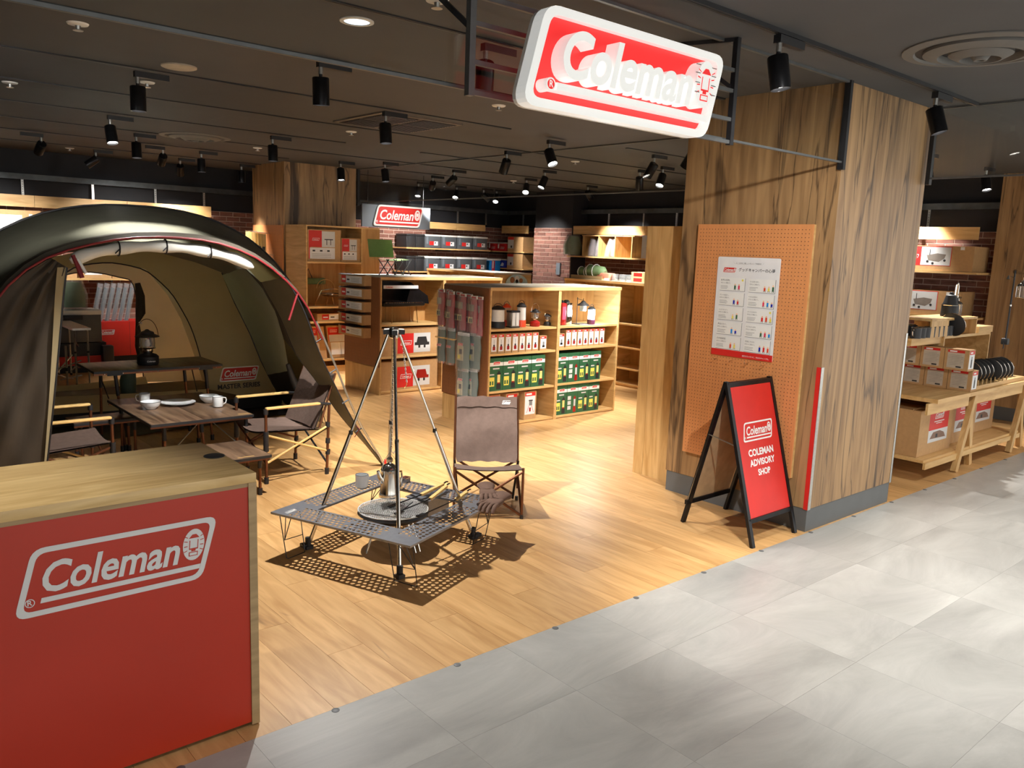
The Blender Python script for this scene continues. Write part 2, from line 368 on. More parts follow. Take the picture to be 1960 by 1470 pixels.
def logo(width, mline, mred=None, bgplate=None, ext=0, y=0, mdark=None, r_mark=True, b=None, T0=None):
    """slanted badge: rounded frame, wordmark, bar below, oval emblem. Local XZ plane, facing -Y"""
    k = width; h = .345*k; s_ = .095*k; bb = B()
    if bgplate:
        bb.prism(para(k, h, s_, 0, .06*k), y, y+max(ext, .0015), bgplate)
        bb.prism(para(k, h, s_, .028*k, .045*k), y-.0006-(.0 if not ext else 0), y, mred); fr = y-.0012
    else:
        ringpoly(bb, para(k, h, s_, 0, .06*k), para(k, h, s_, .028*k, .045*k), y, mline); fr = y
    sh = s_/h
    # wordmark
    me, w_ = text('Coleman', .022, .28)
    sx = .66*k/w_; put = Matrix.Translation((.10*k+sh*.115*k, fr-.0004, .115*k)) @ Matrix.Diagonal((sx, 1, sx*1.18, 1))
    bb.mesh(me, put, mline)
    z0 = .062*k; z1 = .088*k
    bb.add([(.10*k+sh*z0, fr, z0), (k-s_-.0*k+sh*z0-.03*k, fr, z0), (k-s_+sh*z1-.03*k, fr, z1), (.10*k+sh*z1, fr, z1)], [(0, 1, 2, 3)], mline)
    emblem(bb, .865*k, .205*k, .058*k, .088*k, sh*.3, mline, mdark or mred or m_redp, fr)
    if r_mark:
        me, w_ = text('R', .02); bb.mesh(me, Matrix.Translation((.062*k, fr, .062*k)) @ Matrix.Diagonal((.022*k/w_, 1, .022*k/w_, 1)), mline)
        cx, cz = .073*k, .073*k; A = [2*PI*i/16 for i in range(16)]
        ringpoly(bb, [(cx+.022*k*math.cos(a), cz+.022*k*math.sin(a)) for a in A], [(cx+.018*k*math.cos(a), cz+.018*k*math.sin(a)) for a in A], fr, mline)
    if b is not None: b.mesh(bb.data('tmp'), T0 or Matrix()); return b
    return bb
def Tm(loc, rz=0, rx=0, sc=1, ry=0):
    return Matrix.Translation(loc) @ Matrix.Rotation(rz, 4, 'Z') @ Matrix.Rotation(ry, 4, 'Y') @ Matrix.Rotation(rx, 4, 'X') @ Matrix.Diagonal((sc, sc, sc, 1))

# ---------------------------------------------------------------- setting
XL, XR, YN, YF, YB = -5.0, 11.0, -4.0, 2.65, 13.0
b = B(); b.box(XL, YN, -.06, XR+1, YF, -.0015, m_tile); b.box(XL, YF, -.06, XR+1, YB, -.004, m_mortar)
floor = ob('floor', b, kind='structure', label='shop floor of oak planks meeting the grey tiled walkway')
# planks run away from the walkway
far = B(); PW, PL = .18, 1.2
pk = B(); pk.box(0, 0, -.004, PW-.0012, PL-.0015, 0, m_floor); pkm = pk.data('plank')
def infr(x, y, z=0, mg=.02):
    q = Vector((x, y, z-CAMZ)); d = q.dot(fw)
    if d < .3: return False
    return abs(q.dot(r2)/d) < .6284*(1+mg) and abs(q.dot(u2)/d) < .4713*(1+mg)
pl = []; i = 0; x = -.9
while x < XR-.01:
    y = YF-(i*.4 % PL)
    while y < YB-.01:
        y0 = max(y, YF); y1 = min(y+PL, YB); y += PL
        if y1-y0 > .02: pl.append((x, y0, y1))
    i += 1; x += PW
vis = [p for p in pl if any(infr(p[0]+dx, p[1]+t*(p[2]-p[1])) for dx in (0, PW) for t in (0, .5, 1)) and not (p[0] < 1.0 and p[1] < 2.9)]
vis.sort(key=lambda p: p[0]**2+p[1]**2); near = set(vis[:290])
for p in pl:
    x, y0, y1 = p
    if p in near:
        if y1-y0 > PL-.01: me = pkm
        else:
            q = B(); q.box(0, 0, -.004, PW-.0012, y1-y0-.0015, 0, m_floor); me = q.data('plank')
        ob('plank', me, floor, (x, y0, 0))
    else: far.box(x, y0, -.004, x+PW-.0012, y1-.0015, 0, m_floor)
xx = -5.0
while xx < -.95: far.box(xx, YF, -.004, xx+PW-.0012, YB, 0, m_floor); xx += PW
ob('plank', far, floor, kind='stuff')
tl = B(); n_ = 0
tb = B(); tb.box(.0004, .0004, -.0015, .5996, .5996, 0, m_tile); tbm = tb.data('tile')
x = -4.9
rest = B()
while x < XR:
    y = YF-.48-.6*7
    for j in range(8):
        y0 = y+.6*j; y1 = min(y0+.6, YF)
        if x > .5 and y0 > -1.1 and x < 10.8:
            if y1-y0 > .59: ob('tile', tbm, floor, (x, y0, 0))
            else:
                q = B(); q.box(.0004, .0004, -.0015, .5996, y1-y0-.0004, 0, m_tile); ob('tile', q, floor, (x, y0, 0))
        else: rest.box(x+.0004, y0+.0004, -.0015, x+.5996, y1-.0004, 0, m_tile)
    x += .6
ob('tile', rest, floor, kind='stuff')
st = B()
for k in range(15): st.lathe([(.016, 0), (.016, .0015), (.012, .003)], m_base, (1.43-.59*2+.593*k, YF-.012, 0), 12)
ob('floor_marker', st, floor, kind='stuff')

cb = B(); cb.box(XL, YF, HC, XR+1, YB, HC+.06, m_ceil); cb.box(XL, YN, HC, XR+1, YF, HC+.06, m_ceil2)
ceiling = ob('ceiling', cb, kind='structure')
# recessed lighting tracks, one row every 1.16 m
rows = [(3.58, [(-4, 6.1)]), (4.68, [(-4, 5.2)]), (5.93, [(-4, 5.0), (6.6, 10.9)]), (7.1, [(-4, 10.9)]), (8.26, [(-4, 4.6), (5.6, 10.9)]), (9.42, [(-4, 10.9)]), (10.5, [(-4, 5.0), (6.5, 10.9)]), (11.7, [(-4, 10.9)]), (2.35, [(.4, 6.1)])]
for y, segs in rows:
    for x0, x1 in segs:
        t = B(); t.box(x0, y-.018, HC-.02 if y < 3 else HC-.008, x1, y+.018, HC+.001, m_black); t.box(x0, y-.005, HC-.022 if y < 3 else HC-.0095, x1, y+.005, HC-.008, m_ash)
        ob('track', t, ceiling)
# walls
b = B(); b.box(XL, YB, 0, XR+1, YB+.1, HC, m_blackw); wb = ob('wall_back', b, kind='structure')
b = B(); b.box(XR+.02, 2.4, 0, XR+.12, YB, HC, m_blackw); wr = ob('wall_right', b, kind='structure')
b = B(); b.box(XL-.1, YN, 0, XL, YB, HC, m_blackw); ob('wall_left', b, kind='structure')
m_brick = W('brick_red', srgb(112, 72, 60), srgb(146, 100, 86), 'x', 12, .85, srgb(70, 44, 40), .6, .25, bump=.3)
bkm = {}
def bricks(par, T, w_, z1, picks, name='brick'):
    """running bond on a local XZ plane facing -Y; single bricks inside picks, the rest joined"""
    mo = B(); mo.box(0, .006, 0, w_, .02, z1, m_mortar, T); ob('mortar', mo, par)
    rest = B(); bw, bh = .215, .075
    nz = int(z1/bh)
    for j in range(nz):
        z = z1-(j+1)*bh; x = -(bw/2 if j % 2 else 0)
        while x < w_:
            a, c = max(x, 0), min(x+bw-.012, w_)
            if c-a > .02:
                cx, cz = (a+c)/2, z+bh/2
                if any(p[0] < cx < p[1] and p[2] < cz < p[3] for p in picks):
                    key = round(c-a, 3)
                    if key not in bkm:
                        q = B(); q.box(0, 0, 0, c-a, .01, bh-.012, m_brick); bkm[key] = q.data('brick')
                    o = ob('brick', bkm[key], par); o.matrix_world = T @ Matrix.Translation((a, -.002*random.random(), z+.006))
                else: rest.box(a, -.002*random.random(), z+.006, c, .01, z+bh-.006, m_brick, T)
            x += bw
    ob('brick', rest, par, kind='stuff')
ZB = 2.235
bricks(wb, Tm((-1, YB-.02, 0)), 12.0, ZB, [(5.85, 6.6, 1.6, 2.3), (3.1, 4.2, .85, 1.6), (8.8, 9.3, 1.5, 2.3), (1.0, 2.6, 2.05, 2.3)])
RZ = Tm((XR, YB, 0), -PI/2)      # local x runs towards the camera side
bricks(wr, RZ, YB-2.9, ZB, [(YB-5.3, YB-3.6, 1.1, 2.3), (2.35, 4.5, 1.3, 1.75), (0, 1.2, 1.5, 2.3)])
b = B(); b.box(10.62, 10.75, 0, 11.0, 11.75, HC, m_blackw); pier = ob('wall_pier', b, kind='structure')
bricks(pier, Tm((10.6, 11.75, 0), -PI/2), 1.0, ZB, [(0, 1, 1.3, 2.3)])
# wall switch plate
b = B(); b.box(10.575, 10.98, 1.38, 10.598, 11.08, 1.6, m_sb); ob('trim_1', b, kind='structure')
# steel beam and slotted standards above the shelving
b = B(); b.box(XL, 12.86, 2.50, XR, 12.9, 2.575, m_steel); b.box(XL, 12.9, 2.53, XR, 12.98, 2.545, m_steel); ob('trim_2', b, kind='structure')
b = B(); b.box(10.84, 2.9, 2.50, 10.88, 12.86, 2.575, m_steel); b.box(10.88, 2.9, 2.53, 10.99, 12.86, 2.545, m_steel); ob('trim_3', b, kind='structure')
stm = B(); stm.box(0, 0, 0, .03, .02, .25, m_alu)
for k in range(7): stm.box(.012, -.0006, .02+k*.032, .018, .0, .036+k*.032, m_black)
stm = stm.data('trim')
for k, x in enumerate((2.28, 3.15, 4.0, 4.72, 8.9, 9.6, 10.3, 1.4)): ob('trim_%d' % (4+k), stm, loc=(x, 12.87, 2.28), kind='structure')
for k, y in enumerate((12.4, 10.9, 10.1, 9.3, 8.6, 4.6)): ob('trim_%d' % (12+k), stm, loc=(10.86, y, 2.28), rot=-PI/2, kind='structure')

# pillars
def pillar(x0, y0, x1, y1, label, base=True):
    t = thing('pillar', label, 'pillar', (x0, y0, 0))
    b = B(); b.box(0, 0, .16 if base else 0, x1-x0, y1-y0, HC, m_pillar); ob('cladding', b, t)
    if base:
        b = B(); b.box(.006, .006, 0, x1-x0-.006, y1-y0-.006, .165, m_base); ob('baseboard', b, t)
    return t
p1 = pillar(4.96, 2.66, 6.17, 3.86, 'large wooden pillar carrying the orange pegboard and poster')
b = B()
b.box(-.003, -.001, .155, .0, .03, 1.12, m_redb); b.box(-.003, -.004, .155, .03, -.0005, 1.12, m_alu); ob('corner_guard', b, p1, label='red and steel corner guard')
b = B(); b.box(1.21, -.004, .155, 1.214, .03, 1.3, m_alu); b.box(1.185, -.004, .155, 1.214, -.0005, 1.3, m_alu); ob('corner_guard', b, p1)
b = B(); b.box(1.09, .003, .165, 1.092, .005, HC, m_black); ob('panel_joint', b, p1)
p2 = pillar(5.14, 10.93, 6.27, 12.0, 'wooden pillar at the back with gloves hanging on its pegboard')
p3 = pillar(10.78, 1.9, 10.95, 3.75, 'wooden pillar at the right edge behind the trestle table')
b = B(); b.box(.17, 0, 0, 1.1, 1.85, HC, m_pillar); ob('cladding', b, p3)

# hanging glass smoke barriers
def barrier(n, p0, p1, ends=(1, 1)):
    d = Vector(p1)-Vector(p0); L_ = d.length; T = Tm((p0[0], p0[1], 0), math.atan2(d.y, d.x))
    b = B(); b.box(0, -.004, 2.42, L_, .004, HC, m_glass, T); g = ob('window_%d' % n, b, kind='structure')
    b = B(); b.box(0, -.008, 2.408, L_, .008, 2.42, m_zinc, T); ob('rail', b, g)
    b = B(); b.box(0, -.01, HC-.014, L_, .01, HC, m_zinc, T); ob('rail', b, g)
    for k, e in enumerate(ends):
        if e:
            b = B(); x = 0 if k == 0 else L_-.03; b.box(x, -.02, 2.37, x+.03, .02, HC, m_black, T); ob('end_post', b, g)
    return g
barrier(1, (-4.9, 2.65), (4.955, 2.65), (0, 1))
barrier(2, (6.3, 10.93), (6.3, 3.9), (1, 0))
barrier(3, (6.14, 2.64), (6.14, -3.9), (1, 0))

# ---------------------------------------------------------------- track spotlights
head = {}
def spotlight(x, y, aim, label, e=1.0, flip=False, on=True):
    """head hung from the track; aim = point on the floor or a direction target"""
    t = thing('track_spotlight', label, 'spotlight', (x, y, HC-.012), 0, 'black track spotlights')
    if 'a' not in head:
        b = B(); b.box(-.02, -.02, -.05, .2, .02, -.012, m_black); head['a'] = b.data('adapter')
        b = B(); b.box(-.2, -.02, -.05, .02, .02, -.012, m_black); head['af'] = b.data('adapter')
        b = B(); b.lathe([(.014, -.09), (.014, -.05)], m_alu, n=12); b.lathe([(.011, -.125), (.011, -.09)], m_black, n=12); head['n'] = b.data('neck')
        b = B(); b.lathe([(.046, .02), (.05, .015), (.05, -.14), (.046, -.14), (.044, -.125)], m_blackm, n=20, cap=False); b.lathe([(.0, .02), (.046, .02)], m_blackm, n=20, cap=False); head['h'] = b.data('housing')
        b = B(); b.lathe([(.0, -.122), (.045, -.122)], m_lens, n=20, cap=False); head['l'] = b.data('lens')
        b = B(); b.lathe([(.0, -.122), (.045, -.122)], m_ash, n=20, cap=False); head['lo'] = b.data('lens')
    ob('adapter', head['af' if flip else 'a'], t); ob('neck', head['n'], t)
    p = Vector((x, y, HC-.14)); d = (Vector(aim)-p).normalized()
    q = (-d).to_track_quat('Z', 'Y')
    h = ob('housing', head['h'], t, (0, 0, -.128)); h.rotation_mode = 'QUATERNION'; h.rotation_quaternion = q
    ob('lens', head['l' if on else 'lo'], h)
    if on and e > 0:
        l = bpy.data.lights.new('spot', 'SPOT'); l.energy = SPOT*e; l.spot_size = R(108 if x == 2.43 else 62); l.spot_blend = .35 if x == 2.43 else .75; l.shadow_soft_size = .012 if x == 2.43 else .03; l.color = (1, .975, .94)
        o = bpy.data.objects.new('spot', l); C.objects.link(o); o.location = p+d*.13; o.rotation_euler = (-d).to_track_quat('Z', 'Y').to_euler()
    return t
SP = [
 (9.3, 11.7, (10.65, 11.4, 1.7), 'added small far spotlight turned to the brick pier', .7, 0),  # added lamp, put in to brighten the pier's bricks
 (-.3, 3.58, (.1, 3.0, .9), 'track spotlight beyond the left edge lighting the counter top', .5, 0),
 (.5, 4.75, (1.5, 7.0, 1.9), 'added track spotlight beyond the left edge lighting the tent roof', .5, 0),  # added lamp out of view, put in to brighten the roof
 (2.6, .95, (4.96, 3.1, 1.2), 'track spotlight above the camera lighting the poster', .9, 0),
 (3.67, 2.35, (3.9, 1.9, 0), 'black track spotlight to the right of the big hanging sign, pointing down', 1.0, 0),
 (5.47, 2.35, (5.7, 1.5, 0), 'black track spotlight hanging in front of the big wooden pillar', .7, 0),
 (2.83, 3.58, (4.2, 5.4, 0), 'black track spotlight seen through the glass just left of the big hanging sign', 1.0, 0),
 (2.43, 4.66, (2.6, 4.85, 0), 'largest lit track spotlight at the top left, above the tent table', 1.3, 0),
 (1.76, 5.93, (1.75, 5.9, 0), 'track spotlight at the upper left pointing straight down on the tent roof', 1.1, 0),
 (3.67, 5.93, (3.7, 5.7, 0), 'track spotlight hanging beside the square ceiling air vent', 1.1, 0),
 (5.61, 6.05, (5.4, 4.4, 0), 'lit track spotlight below the middle of the big sign, tilted towards the walkway', 1.1, 0),
 (5.95, 7.1, (6.6, 9.2, 0), 'dark track spotlight left of the lit tilted one, pointing to the back', 1.0, 0),
 (7.05, 5.93, (7.05, 7.2, 1.0), 'dark square-on track spotlight under the right half of the big sign', .9, 0),
 (6.5, 5.0, (6.5, 6.8, .3), 'large dark track spotlight right under the lower edge of the big sign', 1.5, 0),
 (2.20, 8.26, (2.3, 7.4, 0), 'lit track spotlight left of the round ceiling speaker, third row', 1.8, 0),
 (2.76, 9.42, (2.75, 9.2, 0), 'track spotlight above the tent pointing down beside the round air diffuser', 2.2, 0),
 (2.08, 10.5, (1.8, 12.9, 1.2), 'leftmost track spotlight, turned to the back wall', .9, 1),
 (2.93, 11.7, (1.2, 12.3, 1.3), 'lit track spotlight turned sharply to the left shelves', .45, 0),
 (3.38, 10.5, (3.6, 12.9, 1.3), 'track spotlight just below the round air diffuser, turned to the back wall', .9, 1),
 (3.99, 11.7, (4.4, 12.9, 1.6), 'slim track spotlight tilted at the far back left', .7, 0),
 (3.84, 10.5, (3.85, 10.5, 0), 'track spotlight right of the round diffuser pointing straight down', .8, 0),
 (4.85, 11.7, (4.9, 11.8, 0), 'small far track spotlight left of the back pillar', .7, 0),
 (3.76, 8.26, (3.8, 8.2, 0), 'track spotlight in the middle of the shop ceiling, left of the back pillar', 1.0, 0),
 (5.45, 9.9, (5.3, 9.3, 0), 'track spotlight in front of the back wooden pillar', 1.3, 0),
 (5.83, 9.42, (5.9, 9.0, .2), 'track spotlight just right of the back wooden pillar', .9, 0),
 (7.35, 10.5, (8.6, 12.9, 1.4), 'dark track spotlight over the small hanging sign board', 1.7, 0),
 (9.62, 9.42, (10.9, 9.6, 1.6), 'far track spotlight turned to the cubby shelves on the right wall', 1.2, 0),
 (8.18, 7.1, (9.2, 7.9, .3), 'dark track spotlight over the shelves beside the big pillar', 1.4, 0),
 (8.02, 6.6, (6.6, 6.2, .2), 'lit track spotlight shining back to the lantern shelves', 1.3, 0),
 (7.6, 8.26, (6.4, 8.2, .5), 'lit glowing spotlight upper one of the pair right of centre', .8, 0),
 (8.3, 9.42, (6.8, 8.0, .4), 'lit glowing spotlight lower one of the pair right of centre', .8, 0),
 (8.7, 11.7, (7.0, 10.4, .4), 'bright far spotlight above the coolers on the back wall', 1.2, 0),
 (9.6, 11.7, (8.2, 10.6, .4), 'faint far spotlight near the right wall above the red coolers', .7, 0),
 (7.9, 11.7, (7.2, 11.0, .4), 'small far spotlight above the second cooler shelf', .7, 0),
 (6.95, 9.42, (6.95, 10.9, 1.9), 'small spotlight lighting the grey hanging sign board', .3, 0),
 (9.78, 3.58, (9.4, 3.0, .7), 'small spotlight at the right edge above the trestle table', 1.0, 0),
 (8.3, 3.58, (8.1, 3.0, .5), 'spotlight hidden behind the big pillar over the trestle table', .9, 0),
 (10.2, 4.75, (10.9, 4.4, 1.5), 'spotlight hidden behind the big pillar lighting the wagon boxes', 1.0, 0)]
for x, y, aim, lab, e, fl in SP: spotlight(x, y, aim, lab, e, fl)

# ceiling fittings
def disc_thing(name, x, y, r, label, cat, prof, m):
    t = thing(name, label, cat, (x, y, HC)); b = B(); b.lathe(prof, m, n=32); ob('ring', b, t); return t
t = thing('air_diffuser', 'large round ceiling air diffuser at the top right over the walkway', 'air vent', (4.65, 1.80, HC))
for k, (r0, r1, z) in enumerate(((.37, .325, -.014), (.27, .21, -.035), (.15, .105, -.05), (.05, .03, -.055))):
    b = B(); b.lathe([(r0, -.001), (r0, z*.5), (r1, z), (r1-.01, z), (r1-.02, -.001)], M('diffuser_grey', srgb(104, 102, 98), .6, 0, .05), n=36, cap=False); ob('cone', b, t)
b = B(); b.lathe([(.36, -.003), (.0, -.003)], m_black, n=36, cap=False); ob('throat', b, t)
t = dup(t, (3.34, 9.3, HC), 0, 'round ceiling air diffuser above the tent, left of the back pillar')
t = thing('ceiling_speaker', 'round white ceiling speaker above the front of the tent', 'speaker', (1.94, 5.66, HC)); b = B(); b.lathe([(.11, 0), (.11, -.008), (.1, -.012), (0, -.012)], M('speaker_white', srgb(176, 166, 150), .6), n=28); ob('grille', b, t)
t = thing('downlight', 'round lit downlight recessed above the front glass at the top', 'downlight', (2.18, 3.8, HC)); b = B(); b.lathe([(.085, 0), (.085, -.006), (.065, -.008)], m_white, n=28, cap=False); ob('trim_ring', b, t); b = B(); b.lathe([(.065, -.004), (0, -.004)], M('downlight_glow', (.85, .93, 1), .4, emit=1.4), n=28, cap=False); ob('lamp', b, t)
spr = B(); spr.lathe([(.055, 0), (.05, -.008), (.03, -.012)], m_white, n=20); spr2 = B(); spr2.lathe([(.014, -.012), (.012, -.03), (.026, -.034), (.026, -.038), (0, -.038)], m_alu, n=14)
t = thing('sprinkler', 'ceiling sprinkler at the far upper left of the ceiling', 'sprinkler', (1.25, 4.7, HC), group='ceiling sprinklers'); ob('cover_plate', spr, t); ob('nozzle', spr2, t)
rp = Rep(t)
for (x, y), lab in zip(((1.19, 4.99), (1.26, 7.31), (1.97, 6.42), (2.72, 12.1), (4.22, 9.69), (4.16, 5.08), (4.2, 7.42), (7.24, 7.33), (8.71, 10.2), (2.25, 3.21)),
    ('ceiling sprinkler at the far upper left of the ceiling', 'ceiling sprinkler near the left edge, second row', 'ceiling sprinkler behind the upper left spotlight', 'ceiling sprinkler above the leftmost back wall standards', 'small ceiling sprinkler right of the square vent', 'ceiling sprinkler left of the big sign bottom corner', 'ceiling sprinkler between the middle spotlights', 'ceiling sprinkler right of the middle track', 'far ceiling sprinkler over the right hand gondola', 'white ceiling sprinkler at the top edge left of the sign')):
    rp.put((x, y, HC), 0, lab)
t = thing('ceiling_vent', 'square four-panel air conditioner vent in the middle of the ceiling', 'air vent', (4.15, 6.5, HC))
b = B(); b.box(-.42, -.42, -.012, .42, .42, 0, M('vent_frame', srgb(108, 100, 92), .6)); ob('frame', b, t)
gb = B()
for k in range(9): gb.box(-.135, -.13+k*.031, -.004, .135, -.118+k*.031, 0, m_ash)
gb.box(-.14, -.14, .0, .14, .14, .002, m_black); gm = gb.data('grille')
for sx in (-1, 1):
    for sy in (-1, 1): ob('grille', gm, t, (sx*.2, sy*.2, -.016)).scale = (1.28, 1.28, 1)
for k, (x, y) in enumerate(((3.2, 7.65), (7.4, 4.1))):
    b = B(); ringpoly(b, [(x-.22, y-.22), (x+.22, y-.22), (x+.22, y+.22), (x-.22, y+.22)], [(x-.214, y-.214), (x+.214, y-.214), (x+.214, y+.214), (x-.214, y+.214)], 0, m_black)
    me = b.data('hatch_seam')
    for v in me.vertices: v.co = Vector((v.co.x, v.co.z, HC-.001))
    ob('hatch_seam', me, ceiling)

# ---------------------------------------------------------------- hanging shop sign on its steel frame
t = thing('hanging_sign', 'big spotlit red and white three-dimensional shop sign hanging at the top', 'sign', (2.05, 2.40, 2.335))
SW, SH = 1.225, .375
fp = rounded([(0, 0), (SW-.105, 0), (SW, SH), (.105, SH)], .07); fi = rounded([(.045, .033), (SW-.135, .033), (SW-.046, SH-.033), (.135, SH-.033)], .045)
m_slight = M('sign_white_glow', (.95, .96, .93), .4, 0, .01, 5, emit=.28); m_sred = M('sign_red_glow', (.86, .03, .03), .4, 0, .01, 5, emit=.35)  # emission brightens the sign, which is no lamp; only spotlights light it
b = B(); ringpoly(b, fp, fi, -.03, m_slight, ext=.055); ob('rim', b, t)
b = B(); b.prism([((x-SW/2)*.998+SW/2, (z-SH/2)*.998+SH/2) for x, z in fp], .0, .045, m_sred, side=m_white); ob('red_face', b, t)
me, w_ = text('Coleman', .026, .28, .07, 1.0, 8)
k = .785/w_
for i_, (ch) in enumerate(('Coleman',)):
    b = B(); b.mesh(me, Matrix.Translation((.165, -.035, .122)) @ Matrix.Diagonal((k, .5, k*1.12, 1)), m_slight); ob('lettering', b, t)
b = B(); b.box(.15, -.055, .068, 1.09, .006, .095, m_slight); ob('underline', b, t)
b = B(); emblem(b, 1.035, .22, .066, .1, .1, m_slight, m_sred, -.07, .075); ob('emblem', b, t)
for sg in (-1, 1):
    for v in (-.045, -.005, .035, .07):
        b = B(); x = 1.035+sg*.042; b.box(min(x, x+sg*.03), -.0735, .225+v, max(x, x+sg*.03), -.0695, .228+v, m_greyink); ob('ray', b, t)
b = B(); A = [2*PI*i/20 for i in range(20)]; b.prism([(.115+.024*math.cos(a), .083+.024*math.sin(a)) for a in A], -.06, .006, m_slight)
b.prism([(.115+.018*math.cos(a), .083+.018*math.sin(a)) for a in A], -.061, -.06, m_sred); me, w_ = text('R', .02); b.mesh(me, Matrix.Translation((.106, -.0618, .0725)) @ Matrix.Diagonal((.02/w_, 1, .02/w_, 1)), m_slight); ob('registered_mark', b, t)
t = thing('sign_support', 'steel bar frame that carries the big hanging sign', 'bracket', (0, 0, 0))
FY = 2.585; FX0, FX1, FZ0 = 1.97, 3.66, 2.375
for x in (FX0, FX1):
    b = B(); b.box(x-.014, FY-.014, FZ0, x+.014, FY+.014, HC, m_zinc if x < 3 else m_black); ob('upright', b, t)
for z in (FZ0+.014, 2.50, 2.64, 2.74):
    b = B(); b.box(FX0, FY-.009, z-.009, FX1, FY+.009, z+.009, m_zinc); ob('rail', b, t)
b = B(); b.bar((FX1, FY, 2.65), (FX1-.12, FY+.3, HC-.01), .02, .02, m_black); b.bar((FX1, FY, HC-.01), (FX1-.12, FY+.3, HC-.01), .02, .02, m_black); ob('brace', b, t)
b = B(); b.bar((FX0, FY, 2.62), (FX0-.1, FY+.3, HC-.01), .02, .02, m_black); ob('brace', b, t)
for x in (2.4, 3.0):
    b = B(); b.box(x, 2.47, 2.5, x+.03, FY, 2.52, m_zinc); ob('bracket', b, t)

# small hanging board at the back
t = thing('sign_board', 'grey board with small red and white sign hanging right of the back pillar', 'sign', (6.36, 10.9, 2.07))
b = B(); b.box(0, 0, 0, 1.23, .03, .335, m_sb); ob('board', b, t)
b = logo(.92, m_white, m_redb, m_white, .03); ob('logo', b, t, (.17, -.032, .02))
b = B(); b.box(.1, .012, .335, .106, .018, .83, m_ash); b.box(1.1, .012, .335, 1.106, .018, .83, m_ash); ob('hanger', b, t)

# ---------------------------------------------------------------- counter in the foreground
t = thing('shop_counter', 'service counter with pale wood top and red front panel with badge', 'counter', (-1.7, 2.73, 0))
CW = 2.868; 
b = B(); b.bev(0, 0, .945, CW, .545, .98, .002, m_counter); ob('worktop', b, t)
b = B(); b.box(CW-.03, 0, .006, CW, .545, .945, m_edge); ob('side_panel', b, t)
b = B(); b.box(0, .006, .015, CW-.03, .02, .945, m_redp); ob('front_panel', b, t)
b = B(); b.box(0, .004, .93, CW-.03, .007, .945, m_edge); b.box(.0, .03, 0, CW-.02, .05, .03, m_black); b.box(0, .5, .006, CW-.03, .52, .945, m_edge); ob('carcass', b, t)
b = logo(.632, m_lgrey, mdark=m_redp); ob('badge', b, t, (2.095, .0045, .627))
b = B(); b.lathe([(.036, .98), (.036, .983), (.03, .985), (0, .985)], m_ink, c=(2.83, .30, 0), n=24); b.lathe([(.039, .98), (.039, .982), (.036, .982)], m_ash, c=(2.83, .30, 0), n=24, cap=False); ob('cable_grommet', b, t)

# ---------------------------------------------------------------- A-frame board
t = thing('a_frame_sign', 'black A-frame standing board with red poster in front of the pillar', 'sign', (4.40, 2.70, 0))
AH = 1.02; AY = .29; WB = .495; WT = .49
def tilt(x, z, sgn):   # point on front (sgn -1) or rear leaf
    yy = AY-(AY)*(1-z/AH) if sgn < 0 else AY+AY*(1-z/AH)
    return Vector((x, yy, z))
for sgn, nm in ((-1, 'front'), (1, 'rear')):
    off = .012 if sgn < 0 else .045
    for x in (0, WB):
        b = B(); p0 = tilt(x+(off if sgn > 0 else 0), 0, sgn); p1_ = tilt(x, AH, sgn); b.bar(p0, p1_, .03, .022, m_blackm); ob('leg', b, t)
    for z in (.16, AH-.02):
        b = B(); b.bar(tilt(0, z, sgn), tilt(WB, z, sgn), .022, .03, m_blackm); ob('cross_bar', b, t)
    b = B(); b.add([tilt(.01, .165, sgn)+Vector((0, -.003*sgn*-1, 0)), tilt(WB-.01, .165, sgn)+Vector((0, .003*sgn, 0)), tilt(WB-.01, AH-.03, sgn)+Vector((0, .003*sgn, 0)), tilt(.01, AH-.03, sgn)+Vector((0, .003*sgn, 0))], [(0, 1, 2, 3)], M('board_backing', srgb(168, 146, 112), .7)); 
    ob('backing', b, t)
ang = -math.atan2(AY, AH)
T0 = Tm((.028, .0, .0)) ; 
def leaf(z): return tilt(0, z, -1)
pn = B(); Lf = math.hypot(AY, AH)
pn.box(.015, -.006, .17, WB-.015, .0, Lf-.035, m_redb)
LT = Matrix.Rotation(ang, 4, 'X')
o = ob('poster', pn, t); o.rotation_euler = (ang, 0, 0)
b = logo(.36, m_white, mdark=m_redb); lo = ob('badge', b, t, LT @ Vector((.07, -.008, .66))); lo.rotation_euler = (ang, 0, 0)
b = B(); put_text(b, 'COLEMAN', .105, .565, .285, m_white, 0, .035, 0); put_text(b, 'ADVISORY', .105, .50, .285, m_white, 0, .035, 0); put_text(b, 'SHOP', .18, .435, .14, m_white, 0, .035, 0)
o = ob('lettering', b, t, LT @ Vector((0, -.0075, 0))); o.rotation_euler = (ang, 0, 0)
b = B(); b.bar(tilt(.0, .62, -1), tilt(0, .66, 1), .012, .004, m_alu); ob('stay', b, t)

